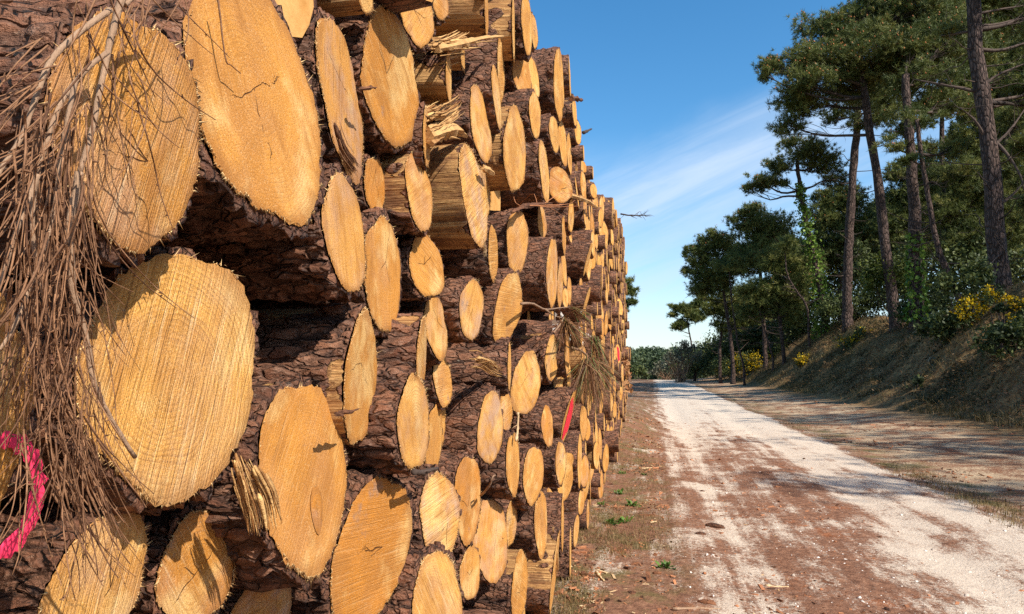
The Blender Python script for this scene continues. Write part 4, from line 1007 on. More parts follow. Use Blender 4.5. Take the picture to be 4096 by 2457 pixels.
# ---- dead pine branch with drooping brown needles, dry leaves and a needle spray
def needles(mb, c, axis, n, ln, spread, droop, w=.0011, r=g_):
    axis = np.asarray(axis, float) / np.linalg.norm(axis)
    d = axis + r.normal(0, spread, (n, 3)); d /= np.linalg.norm(d, axis=1)[:, None]
    L = ln * r.uniform(.6, 1.1, n); side = np.cross(d, r.normal(0, 1, (n, 3))); side /= np.linalg.norm(side, axis=1)[:, None]
    c = np.asarray(c, float) + r.normal(0, ln * .05, (n, 3))
    mid = c + d * (L * .5)[:, None]; tip = c + d * L[:, None]; mid[:, 2] -= droop * L * .25; tip[:, 2] -= droop * L
    V = np.stack([c - side * w, c + side * w, mid - side * w, mid + side * w, tip], 1).reshape(-1, 3)
    i = np.arange(n)[:, None] * 5
    mb.add(V, i + [2, 3, 4], i + [0, 1, 3, 2], np.repeat(r.random(n), 5))
pr = thing("pine_branch", "broken pine branch with drooping brown needles caught on the log ends", "branch", at_x(2095, 1212, -.57)); pl = np.array(pr.location)
for pts, X, rad in (([(2085, 1215), (2130, 1215), (2180, 1238), (2240, 1232), (2284, 1228)], -.52, .010), ([(2180, 1238), (2215, 1262), (2250, 1275), (2262, 1300)], -.52, .008),
                    ([(2255, 1272), (2232, 1310), (2215, 1330)], -.52, .012), ([(2290, 1392), (2330, 1408), (2362, 1440), (2372, 1455)], -.48, .018), ([(2315, 1396), (2345, 1420), (2370, 1448)], -.47, .010),
                    ([(2262, 1300), (2300, 1340), (2350, 1352), (2378, 1345)], -.50, .009)):
    mb = MB(); mb.tube(smooth_path([at_x(x, y, X) for x, y in pts], 12) - pl, rad * .55 * np.linspace(1, .6, 12), 6, .5, True, .15, g_); mb.build("twig", M['stem'], pr)
mb = MB()
for (x, y), X, n, ln, ax, sp, dr in (((2262, 1285), -.49, 150, .26, (.2, -.1, -.5), .5, .25), ((2372, 1352), -.47, 190, .34, (.35, -.1, -.8), .32, .25), ((2370, 1450), -.44, 320, .42, (.05, -.2, -1), .42, .3),
                                     ((2345, 1440), -.45, 150, .36, (-.2, -.1, -.9), .36, .2), ((2285, 1232), -.50, 70, .22, (.5, 0, -.2), .45, .2), ((2376, 1440), -.44, 120, .36, (.5, .3, -.55), .3, .2)):
    needles(mb, at_x(x, y, X) - pl, ax, n, ln * .84, sp, dr, .0017)
o = mb.build("needle_spray", M['needle'], pr); o['kind'] = 'stuff'
mb = MB()
for _ in range(26):
    x, y = [(2230, 1255), (2312, 1245), (2330, 1315), (2345, 1345), (2285, 1330), (2240, 1300)][g_.integers(6)]
    p = at_x(x + g_.normal(0, 16), y + g_.normal(0, 14), -.485) - pl; s = g_.uniform(.008, .015)
    mb.add(p + g_.normal(0, s, (4, 3)), [[0, 1, 2], [0, 2, 3]], None, g_.random())
o = mb.build("lichen", M['lichen'], pr); o['kind'] = 'stuff'
dr_ = thing("dry_oak_sprig", "sprig of dry curled leaves at the far edge of the pile", "leaf sprig", at_x(2500, 1440, -.60)); dl = np.array(dr_.location)
mb = MB(); mb.tube(smooth_path([at_x(2496, 1440, -.62), at_x(2506, 1480, -.58), at_x(2512, 1530, -.56), at_x(2516, 1560, -.56)], 9) - dl, .018, 5, .4); mb.build("stem", M['branch'], dr_)
mb = MB()
for _ in range(70):
    u = g_.random(); p = at_x(2506 + 10 * u + g_.normal(0, 6), 1440 + 130 * u, -.57) - dl; s = g_.uniform(.05, .11)
    a, b = g_.normal(0, 1, 3), g_.normal(0, 1, 3); a /= np.linalg.norm(a); b = np.cross(a, b); b /= np.linalg.norm(b); nn = np.cross(a, b)
    mb.add([p - a * s, p + b * s * .4 + nn * s * .2, p + a * s, p - b * s * .4 + nn * s * .2, p], [[0, 1, 4], [1, 2, 4], [2, 3, 4], [3, 0, 4]], None, g_.random())
o = mb.build("leaf_cluster", M['dry'], dr_); o['kind'] = 'stuff'
# ------------------------------------------------------------------ pines, shrubs and the far wood
def depth_scale(p): return ((np.asarray(p) - CAM) @ FW) / FOC      # metres per photo pixel at a place

def tufts(mb, C_, A_, ln, K, w, var, r, spread=.75):
    """needle tufts: K narrow needles round each centre, pointing along its own axis"""
    n = len(C_); d = A_[:, None, :] * r.uniform(.25, 1.1, (n, K, 1)) + r.normal(0, spread, (n, K, 3)); d /= np.linalg.norm(d, axis=2)[..., None]
    L = (np.asarray(ln)[:, None] * r.uniform(.65, 1.15, (n, K)))[..., None]
    side = np.cross(d, r.normal(0, 1, (n, K, 3))); side /= np.linalg.norm(side, axis=2)[..., None]
    c = C_[:, None, :] + r.normal(0, .03, (n, K, 3)); ww = np.asarray(w)
    V = np.stack([c - side * ww, c + side * ww, c + d * L], 2).reshape(-1, 3)
    mb.add(V, np.arange(n * K)[:, None] * 3 + [0, 1, 2], None, np.repeat(var, K * 3))

def leaf_cloud(mb, C_, s, var, r, flat=.5):
    """small folded leaves"""
    n = len(C_); a = r.normal(0, 1, (n, 3)); a /= np.linalg.norm(a, axis=1)[:, None]
    b = np.cross(a, r.normal(0, 1, (n, 3))); b /= np.linalg.norm(b, axis=1)[:, None]; nn = np.cross(a, b)
    S = (np.asarray(s) * r.uniform(.6, 1.3, n))[:, None]
    V = np.stack([C_ - a * S, C_ + b * S * flat + nn * S * .15, C_ + a * S, C_ - b * S * flat + nn * S * .15], 1).reshape(-1, 3)
    i = np.arange(n)[:, None] * 4
    mb.add(V, np.concatenate([i + [0, 1, 2], i + [0, 2, 3]]), None, np.repeat(var, 4))

def limb_path(a, b, r, sag=.12, n=9):
    a, b = np.asarray(a, float), np.asarray(b, float); L = np.linalg.norm(b - a)
    m1 = a + (b - a) * .33 + r.normal(0, .05 * L, 3) - [0, 0, sag * L * .5]; m2 = a + (b - a) * .7 + r.normal(0, .05 * L, 3) - [0, 0, sag * L * .35]
    return smooth_path([a, m1, m2, b], n)

PINES = "pines on the bank beside the track"
def pine(label, Y, trunk_px, w_px, lobes, seed, dens=1.0, dead=10, cones=0, ivy=None, needle=.20, K=15, mat='pine', nw=.010, dead_px=None, name="pine_tree"):
    """trunk_px: photo points of the trunk from the ground up; lobes: photo ellipses (x, y, rx, ry, dY) of the crown at the tree's own distance"""
    r = np.random.default_rng(seed)
    tp = np.array([at(x, y, Y) for x, y in trunk_px]); s = depth_scale(tp[0])
    base = tp[0].copy(); base[2] = float(ground_z(base[0], base[1])) - .1
    if tp[0][2] > base[2] + .05: tp = np.vstack([base, tp])
    else: tp[0] = base
    root = thing(name, label, "pine", base, PINES)
    n = 26; q = smooth_path(tp, n); u = np.linspace(0, 1, n); hw = np.interp(u, [0, 1], [w_px[0], w_px[1]]) * s / 2 * .84
    hw = hw * (1 + .35 * np.exp(-u * 22)); q = q + r.normal(0, .012, q.shape)
    mb = MB(); mb.tube(q - base, hw, 14, .5, True, .05, r); mb.build("trunk", M['trunk'], root)
    lm = MB(); cr = MB(); cn = MB()
    def on_trunk(z, px_up=0):
        k = int(np.argmin(np.abs(q[:, 2] - z))); return q[k], hw[k]
    for (x, y, rx, ry, dY) in lobes:
        c = at(x, y, Y + dY); sc_ = depth_scale(c); R = np.array([rx * sc_, max(rx, ry) * sc_ * .85, ry * sc_])
        zt = min(c[2] - .25 * R[2] - .35 * np.linalg.norm((c - q[-1])[:2]) * .6, q[-1][2]); zt = max(zt, q[int(n * .45)][2])
        a, hr = on_trunk(zt)
        d = max(np.linalg.norm(c - a), .1)
        path = limb_path(a, c, r); lm.tube(path - base, np.linspace(min(.085, .025 * d + .03), .022, len(path)), 7, r.random(), True, .1, r)
        vol = R[0] * R[1] * R[2] * 4.19; N = int(np.clip(150 * vol ** .72 * dens, 60, 3600))
        # clumps inside the lobe, tufts inside each clump: gaps stay open between them
        nc = max(5, int(N / 13)); uu = r.normal(0, 1, (nc, 3)); uu /= np.linalg.norm(uu, axis=1)[:, None]
        cc = c + uu * (r.random((nc, 1)) ** .45) * R
        for k in range(nc):
            j = int(r.integers(3, len(path))); bp = limb_path(path[min(j, len(path) - 1)], cc[k], r, .05, 5)
            lm.tube(bp - base, np.linspace(.016, .006, 5), 4, r.random(), False, .1, r)
        own = r.integers(0, nc, N); rad_c = .30 * np.cbrt(vol / 4.19) + .10
        C_ = cc[own] + r.normal(0, 1, (N, 3)) * np.array([rad_c, rad_c, rad_c * .6]) * .55
        A_ = (C_ - c) / R * .5 + np.array([0, 0, .75]) + r.normal(0, .25, (N, 3)); A_ /= np.linalg.norm(A_, axis=1)[:, None]
        clump_v = r.normal(.48, .2, nc)
        var = np.clip(clump_v[own] + r.normal(0, .12, N), 0, 1)
        tufts(cr, C_ - base, A_, np.full(N, needle * 1.25) * r.uniform(.8, 1.2, N), K, nw * 1.5, var, r)
        if cones:
            m = r.random(N) < cones
            if m.any():
                P = C_[m] + A_[m] * needle * .7 - base; t_ = .042
                e = np.array([[t_, 0, 0], [-t_ * .5, t_ * .87, 0], [-t_ * .5, -t_ * .87, 0], [0, 0, t_ * 2.2]])
                V = (P[:, None] + e[None]).reshape(-1, 3); i = np.arange(len(P))[:, None] * 4
                cn.add(V, np.concatenate([i + [0, 1, 3], i + [1, 2, 3], i + [2, 0, 3]]), None, r.random() * np.ones(len(V)))
    # bare dead branches below the crown
    for k in range(dead):
        j = int(r.integers(int(n * .28), int(n * .8))); L = r.uniform(.6, 2.4); az = r.uniform(0, 6.28)
        e = q[j] + np.array([math.cos(az) * L, math.sin(az) * L, r.uniform(-.25, .45) * L]); p_ = limb_path(q[j], e, r, .15, 8)
        lm.tube(p_ - base, np.linspace(.030, .006, 8), 5, r.random(), False, .15, r)
        for t_ in range(int(r.integers(2, 6))):
            i_ = int(r.integers(3, 8)); e2 = p_[i_] + r.normal(0, .28 * L, 3) * [1, 1, .6]
            lm.tube(limb_path(p_[i_], e2, r, .1, 5) - base, np.linspace(.009, .003, 5), 4, r.random(), False)
    for pts in (dead_px or []):
        p_ = smooth_path([at(x, y, Y + dy) for x, y, dy in pts], 14); lm.tube(p_ - base, np.linspace(.065, .016, 14), 7, .75, True, .12, r)
        for t_ in range(9):
            i_ = int(r.integers(3, 14)); e2 = p_[i_] + r.normal(0, .45, 3)
            lm.tube(limb_path(p_[i_], e2, r, .1, 6) - base, np.linspace(.016, .004, 6), 4, r.random(), False)
    if lm.n: lm.build("limbs", M['branch'], root)['kind'] = 'stuff'
    if cr.n: cr.build("crown", M[mat], root)
    if cn.n: cn.build("young_cones", M['cone'], root)['kind'] = 'stuff'
    if ivy:
        iv = MB(); u0, u1, thick = ivy
        for _ in range(int(2500 * (u1 - u0))):
            f = u0 + (u1 - u0) * r.random() ** 1.25; k = f * (n - 1); p = q[int(k)] * (1 - k % 1) + q[min(int(k) + 1, n - 1)] * (k % 1)
            az = r.uniform(0, 6.28); rr = hw[int(k)] + abs(r.normal(0, thick * (1.25 - .8 * (f - u0) / (u1 - u0))))
            leaf_cloud(iv, np.array([p + np.array([math.cos(az) * rr, math.sin(az) * rr, r.normal(0, .1)])]) - base, .10, np.array([np.clip(r.normal(.5, .25), 0, 1)]), r, .8)
        iv.build("ivy", M['ivy'], root)
    return root

pine("tall thick pine trunk at the right edge with many bare branches", 27.0,
     [(4012, 1190), (4000, 1080), (3985, 950), (3962, 650), (3935, 420), (3905, 220), (3893, 0), (3880, -350), (3870, -700)], (92, 52),
     [(3960, -380, 330, 170, 1), (4180, 60, 110, 60, 1), (4150, 170, 80, 45, 2), (3700, -250, 210, 120, 1), (4060, -170, 160, 80, -1), (4210, 330, 100, 60, 1), (3760, 140, 70, 35, .8), (4130, 420, 70, 35, 2)],
     1, .8, 22, 0, None, .2, 15, 'pine', .010,
     [[(3900, 365, 0), (3800, 345, 0), (3720, 330, .3), (3655, 318, .5)], [(3905, 370, 0), (3975, 310, .3), (4060, 270, .8), (4150, 240, 1)], [(3890, 60, 0), (3990, 40, .2), (4110, 20, .6)],
      [(3930, 440, 0), (4010, 420, .5), (4120, 390, 1)], [(3915, 105, 0), (4000, 95, .3), (4110, 60, 1)], [(3960, 600, 0), (4040, 520, .4), (4110, 420, .9)], [(3975, 560, 0), (4030, 620, -.3), (4080, 700, -.5), (4096, 760, -.6)],
      [(3955, 580, 0), (3905, 490, -.3), (3840, 430, -.6)], [(3985, 830, 0), (4050, 780, .3), (4120, 700, .8)]])
pine("tallest leaning pine whose broad crown with orange cones reaches over the road", 38.0,
     [(3582, 1292), (3560, 1120), (3535, 940), (3512, 720), (3485, 560), (3462, 400), (3445, 260), (3440, 130)], (56, 24),
     [(3560, 235, 230, 62, 0), (3250, 235, 150, 66, 0), (3080, 262, 62, 38, -.5), (3320, 110, 125, 72, 1), (3640, 60, 190, 80, 1), (3190, 410, 110, 62, .5), (3150, 500, 70, 34, .5), (3410, 340, 140, 55, 1), (3790, 190, 110, 80, 1),
      (3230, 330, 110, 50, -1), (3480, 20, 110, 60, 1), (3690, -60, 200, 70, 1), (3440, 150, 120, 60, 0), (3060, 300, 34, 24, -1)], 2, 1.25, 9, .15)
pine("straight dark pine trunk left of the tallest leaning pine", 44.0, [(3388, 1200), (3392, 1050), (3400, 900), (3412, 700), (3424, 560), (3432, 430)], (46, 30),
     [(3440, 400, 130, 50, 1), (3340, 470, 55, 34, 1), (3560, 430, 90, 50, 1), (3480, 470, 90, 40, -1)], 3, .9, 16, .05)
pine("thick pine with ivy on its foot, right of the tallest leaning pine", 35.0, [(3662, 1100), (3660, 900), (3648, 700), (3632, 480), (3622, 300)], (66, 34),
     [(3700, 320, 130, 66, 1), (3800, 130, 140, 110, 2), (3600, 500, 90, 45, 1), (3560, 580, 60, 30, 0), (3830, 420, 110, 66, 2), (3720, 600, 70, 36, 1), (3650, 200, 120, 70, 2)], 4, .95, 16, .06, (.04, .36, .09))
pine("thin bent pine stem between the two thickest trunks", 32.0, [(3840, 1200), (3800, 1110), (3755, 1000), (3730, 880), (3705, 740), (3682, 600), (3668, 480)], (32, 18),
     [(3690, 470, 75, 45, .5), (3790, 600, 80, 45, 1), (3640, 640, 45, 24, 0)], 5, .8, 16)
pine("small umbrella pine with bright ivy climbing its thin trunk", 48.0, [(3292, 1230), (3268, 1080), (3235, 940), (3210, 820), (3196, 720), (3188, 640)], (30, 16),
     [(3215, 600, 100, 44, 0), (3120, 660, 75, 34, 0), (3290, 655, 95, 50, 1), (3040, 725, 62, 36, 0), (2995, 752, 46, 22, 0), (3120, 735, 60, 24, 0), (3335, 715, 55, 40, 1), (3180, 570, 60, 24, 0)], 6, .95, 6, .1, (.0, .80, .30))
pine("bushy pine with a pointed top left of the umbrella pine", 55.0, [(3060, 1400), (3050, 1200), (3035, 1000), (3025, 860)], (24, 10),
     [(3005, 845, 46, 42, 0), (3070, 905, 95, 66, 0), (2960, 905, 52, 52, 0), (3050, 1010, 110, 76, 0), (3150, 1030, 90, 80, 1), (2990, 1040, 70, 66, -1), (3120, 940, 60, 50, 1)], 7, 1.1, 6, .12, None, .24, 12, 'pine', .013)
pine("spreading pine at the left edge of the wood, leaning over the road", 57.0, [(2930, 1440), (2915, 1300), (2890, 1150), (2860, 1000)], (22, 9),
     [(2860, 965, 62, 46, 0), (2810, 1020, 60, 46, 0), (2775, 1085, 44, 34, 0), (2895, 1085, 90, 60, 0), (2835, 1145, 84, 40, 0), (2745, 1010, 24, 18, 0), (2920, 1000, 50, 50, 1), (2780, 1000, 30, 18, 0)], 8, 1.15, 6, .08, None, .25, 12, 'pine', .014)
pine("dark dense pine in the middle of the wood's left part", 50.0, [(3135, 1420), (3120, 1280), (3105, 1150), (3100, 1000)], (22, 9),
     [(3150, 1140, 95, 80, 0), (3060, 1170, 90, 70, 0), (3215, 1050, 70, 90, 1), (3110, 1050, 80, 60, 0), (3020, 1240, 70, 50, 1), (3170, 1250, 80, 50, 0)], 9, 1.05, 10, .03, None, .24, 12, 'pine', .013)
pine("lower bushy pine behind the road bend with bare stems", 62.0, [(2880, 1460), (2880, 1380), (2892, 1280), (2900, 1200)], (17, 8),
     [(2940, 1195, 85, 50, 0), (2870, 1240, 66, 36, 0), (2990, 1270, 70, 44, 0), (2820, 1190, 36, 20, 0), (2920, 1300, 60, 30, 0)], 10, 1.0, 8, .0, None, .26, 12, 'pine', .016)
pine("pine with yellowish crown behind the umbrella pine's trunk", 62.0, [(3360, 1200), (3365, 1050), (3372, 900), (3375, 780)], (20, 9),
     [(3372, 800, 90, 62, 0), (3300, 880, 78, 66, 0), (3445, 900, 90, 80, 0), (3350, 990, 110, 90, 0), (3290, 790, 40, 34, 0), (3440, 1040, 80, 70, 0), (3270, 1010, 60, 80, 0)], 11, 1.15, 4, .06, None, .25, 12, 'pine', .014)
pine("half hidden pine between the straight trunk and the ivy-footed one", 72.0, [(3560, 1180), (3570, 1000), (3575, 850), (3580, 760)], (20, 9),
     [(3555, 850, 80, 76, 0), (3600, 960, 90, 80, 0), (3500, 970, 60, 70, 0), (3560, 1060, 110, 60, 0), (3660, 830, 60, 50, 0), (3730, 930, 60, 60, 0)], 12, 1.4, 6, .0, None, .25, 12, 'pine', .014)
pine("pine in deep shade behind the tall right trunk", 44.0, [(3900, 1220), (3895, 1050), (3880, 860), (3870, 700)], (24, 12),
     [(3850, 690, 105, 70, 0), (3950, 770, 110, 80, 0), (4060, 690, 90, 100, 0), (3800, 850, 100, 70, 0), (4040, 880, 100, 90, 0), (3900, 940, 120, 70, 0), (4070, 480, 70, 70, 0), (3790, 1010, 90, 60, 0), (4080, 1020, 90, 60, 0)], 13, 1.2, 14)
pine("slender pine crown at the right edge behind the bare branches", 31.0, [(4200, 1230), (4190, 900), (4170, 500), (4150, 200)], (34, 18),
     [(4110, 350, 85, 55, 0), (4170, 250, 90, 60, 0), (4085, 600, 66, 40, 0), (4200, 480, 90, 50, 0), (4120, 820, 80, 50, 0)], 14, 1.5, 14)
pine("small lone pine with a thin curved stem, leftmost beside the road end", 76.0, [(2778, 1440), (2768, 1390), (2757, 1330), (2748, 1270)], (11, 5),
     [(2745, 1238, 44, 20, 0), (2702, 1232, 24, 14, 0), (2776, 1262, 46, 24, 0), (2716, 1300, 36, 20, 0), (2795, 1212, 34, 20, 0), (2690, 1262, 22, 10, 0)], 15, 1.1, 4, .0, None, .3, 12, 'pine', .02)
pine("pine mostly hidden by the log pile, its green boughs showing right of it", 62.0, [(2455, 1480), (2455, 1380), (2462, 1260), (2470, 1150)], (16, 8),
     [(2480, 1130, 50, 30, 0), (2526, 1163, 26, 20, 0), (2534, 1214, 20, 16, 0), (2490, 1225, 40, 26, 0), (2440, 1180, 50, 50, 0)], 16, 1.2, 3, .0, None, .3, 12, 'pine', .018)
for i, (pts, Y, lab) in enumerate((([(2975, 1470), (2955, 1390), (2940, 1300), (2925, 1180), (2918, 1080)], 52, "thin pale stem left of the yellow gorse bush"),
                                   ([(3090, 1430), (3065, 1340), (3040, 1250), (3020, 1180)], 50, "dark leaning stem right above the yellow gorse bush"),
                                   ([(3230, 1240), (3190, 1170), (3150, 1100), (3140, 1000)], 47, "short crooked stem left of the bright ivy column"))):
    pine(lab, Y, pts, (11, 6), [(pts[-1][0], pts[-1][1] - 20, 60, 34, 0)], 40 + i, .8, 10, 0, None, .25, 12, 'pine', .014)
pine("broad pine far back between the ivy-footed pine and tall right trunk", 58.0, [(3700, 1200), (3705, 900), (3712, 700)], (22, 12),
     [(3720, 700, 90, 80, 0), (3640, 790, 80, 70, 0), (3800, 770, 90, 70, 0), (3700, 880, 100, 70, 0), (3600, 700, 60, 50, 0), (3780, 930, 90, 60, 0), (3560, 900, 70, 60, 0), (3640, 980, 90, 60, 0)], 17, 1.3, 6, .0, None, .26, 12, 'pine', .015)
pine("crowded pine far back at the right edge of the wood", 56.0, [(3980, 1200), (3985, 900), (3990, 560)], (22, 12),
     [(3990, 520, 80, 70, 0), (3930, 620, 80, 70, 0), (4060, 600, 80, 80, 0), (3890, 760, 80, 70, 0), (4000, 760, 90, 80, 0), (4090, 780, 80, 80, 0), (3900, 900, 90, 70, 0), (4040, 930, 110, 80, 0), (3860, 1010, 90, 60, 0), (3960, 1050, 110, 60, 0), (3840, 560, 60, 60, 0), (3900, 400, 60, 50, 0), (4070, 150, 70, 60, 0), (4000, 330, 80, 60, 0), (3930, 480, 80, 60, 0), (4090, 420, 60, 70, 0), (4040, 240, 80, 50, 0), (3960, 200, 60, 50, 0)], 18, 1.4, 6, .0, None, .26, 12, 'pine', .015)
pine("dense pine whose boughs fill the sky left of the tall right trunk", 46.0, [(3770, 1200), (3772, 900), (3768, 500), (3765, 150)], (30, 16),
     [(3760, 230, 130, 70, 0), (3880, 240, 110, 60, 1), (3650, 270, 100, 60, 0), (3800, 60, 140, 80, 0), (3940, 110, 110, 80, 1), (3700, 130, 110, 60, 0), (3960, -20, 140, 80, 0), (3560, 330, 80, 50, 0), (3840, 350, 90, 50, 0), (4060, 60, 90, 70, 1), (3720, 420, 80, 44, 0)], 19, 1.5, 6, .05, None, .26, 14, 'pine', .013)
# pines behind the camera's right, out of the picture: their crowns shade the bank
proto = None
for i, (x, y, h, sc_) in enumerate(((18.0, 13.0, 12.0, 1.0), (21.5, 18.5, 14.0, 1.1), (24.0, 10.0, 15.0, 1.1), (19.0, 24.5, 12.5, 1.0), (25.5, 24.0, 15, 1.15), (20.5, 5.0, 12.0, 1.05), (28.0, 16.0, 16, 1.2), (18.6, 31.0, 13, .9), (14.1, 7.2, 8.0, .62), (14.0, 2.6, 8.6, .7), (21.5, 28.0, 13, 1.1), (22.0, 0.5, 13, 1.1), (18.5, 9.0, 10, .9), (25.0, 19.0, 16, 1.2), (20.5, 22.5, 11, 1.0))):
    r = np.random.default_rng(300 + i % 3); zb = float(ground_z(x, y))
    root = thing("pine_tree", "pine out of the picture to the right whose crown shades the bank", "pine", (x, y, zb - .1), "pines out of the picture on the right"); root.rotation_euler = (0, 0, i * 1.3)
    if proto is None:
        mb = MB(); q = np.array([[0, 0, 0], [.1, 0, 4], [.0, .1, 8], [.1, .1, 12]], float); mb.tube(smooth_path(q, 14), np.linspace(.26, .08, 14), 10); t_o = mb.build("trunk", M['trunk'], root)
        cr = MB()
        for k in range(15):
            az, zz = r.uniform(0, 6.28), r.uniform(7, 12.5); d = r.uniform(.4, 2.6); c = np.array([math.cos(az) * d, math.sin(az) * d, zz]); N = 55
            C_ = c + r.normal(0, 1, (N, 3)) * [.6, .6, .35]; A_ = np.tile([0, 0, 1.0], (N, 1)); tufts(cr, C_, A_, np.full(N, .26), 12, .016, r.random(N), r)
        c_o = cr.build("crown", M['pine'], root); proto = (t_o, c_o)
    else:
        for p in proto:
            o = p.copy(); COL.objects.link(o); o.parent = root
    root.scale = (sc_ * 1.05, sc_ * 1.05, h / 12.5)

# ---- shrubs: stems and leaf clumps; flowers are a part of the gorse bushes
def bush(name, label, cat, Y, blobs, mat, seed, leaf=.05, dens=1.0, flower=None, group=None, stems=5, bank_x=12.2, foot=None):
    r = np.random.default_rng(seed)
    gh = ground_hit(blobs[0][0], blobs[0][1] + blobs[0][3] * .8, 8, 140)
    d_ = ray(blobs[0][0], blobs[0][1])
    if foot is None and cat == "gorse bush" or label.startswith("low "): Y = float(np.clip(gh[1] + .3, Y * 1.1, Y * 1.75))
    elif foot: Y = float(ground_hit(blobs[0][0], foot, 8, 140)[1])
    elif Y < 60: Y = min(bank_x * d_[1] / d_[0], 80.0)
    c0 = at(blobs[0][0], blobs[0][1], Y); b0 = np.array([c0[0], c0[1], float(ground_z(c0[0], c0[1])) - .03])
    root = thing(name, label, cat, b0, group); lv, fl, st = MB(), MB(), MB()
    for (x, y, rx, ry, fr) in blobs:
        c = at(x, y, Y); s_ = depth_scale(c); R = np.array([rx, rx * .8, ry]) * s_
        area = (R[0] * R[2]); N = int(np.clip(dens * 5.5 * area / leaf ** 2, 220, 9000)); nc = max(6, N // 30)
        u = r.normal(0, 1, (nc, 3)); u /= np.linalg.norm(u, axis=1)[:, None]; cc = c + u * (r.random((nc, 1)) ** .5) * R
        own = r.integers(0, nc, N); P = cc[own] + r.normal(0, .17, (N, 3)) * R.mean() * 1.3
        P[:, 2] = np.maximum(P[:, 2], ground_z(P[:, 0], P[:, 1]) + .02)
        var = np.clip(r.normal(.45, .22, nc)[own] + r.normal(0, .12, N), 0, 1)
        isf = (r.random(nc) < fr)[own] & (r.random(N) < .8) if flower else np.zeros(N, bool)
        if (~isf).any(): leaf_cloud(lv, P[~isf] - b0, leaf * 1.35, var[~isf], r, .62)
        if isf.any(): leaf_cloud(fl, P[isf] + np.array([0, 0, leaf * .5]) - b0, leaf * 1.1, var[isf], r, .7)
        for k in range(stems if stems > 10 else 3):
            g0 = b0 + np.array([r.normal(0, .25 * R[0]), r.normal(0, .2 * R[0]), -.02]); g0[2] = float(ground_z(g0[0], g0[1])) - .03
            st.tube(limb_path(g0, cc[int(r.integers(nc))], r, -.1, 6) - b0, np.linspace(.022, .006, 6), 4, r.random(), False)
    st.build("stem_cluster", M['stem' if mat == 'greyshrub' else 'branch'], root)['kind'] = 'stuff'
    if lv.n: lv.build("foliage", M[mat], root)
    if fl.n: fl.build("flowers", M['gorse'], root)['kind'] = 'stuff'
    return root
GO = "yellow flowering gorse bushes"
bush("gorse_bush", "yellow gorse bush at the bank's foot by the road end", "gorse bush", 36, [(2990, 1452, 62, 40, .6), (3050, 1480, 36, 24, .5), (3080, 1425, 20, 22, .5), (2900, 1470, 60, 36, .04)], 'shrub', 60, .055, 1.3, True, GO)
bush("gorse_bush", "small round yellow gorse bush alone on the slope", "gorse bush", 27, [(3222, 1442, 38, 24, .9), (3195, 1456, 24, 18, .7)], 'shrub', 61, .05, 1.3, True, GO)
bush("gorse_bush", "tiny tuft of yellow flowers at the top of the slope", "gorse bush", 30, [(3294, 1300, 17, 11, .9), (3290, 1330, 40, 30, .03)], 'shrub', 62, .04, 1.2, True, GO)
bush("gorse_bush", "shaded dull yellow gorse bush on the upper slope", "gorse bush", 25.5, [(3400, 1375, 50, 30, .35), (3440, 1340, 36, 26, .2)], 'shrub', 63, .045, 1.2, True, GO)
bush("gorse_bush", "largest orange-yellow gorse bush below the tall right trunk", "gorse bush", 18.5, [(3880, 1235, 58, 46, .95), (3910, 1290, 34, 30, .7), (3955, 1195, 44, 34, .6), (3880, 1310, 60, 40, .05)], 'shrub', 64, .040, 1.2, True, GO, foot=1350)
bush("gorse_bush", "tall gorse at the right edge, sprinkled with yellow", "gorse bush", 18, [(4000, 1180, 46, 28, .9), (4066, 1220, 46, 40, .6), (4100, 1280, 50, 60, .12), (3985, 1240, 30, 30, .15), (4030, 1320, 80, 50, .03)], 'shrub', 65, .040, 1.2, True, GO, foot=1390)
SH = "dark shrubs along the top of the bank"
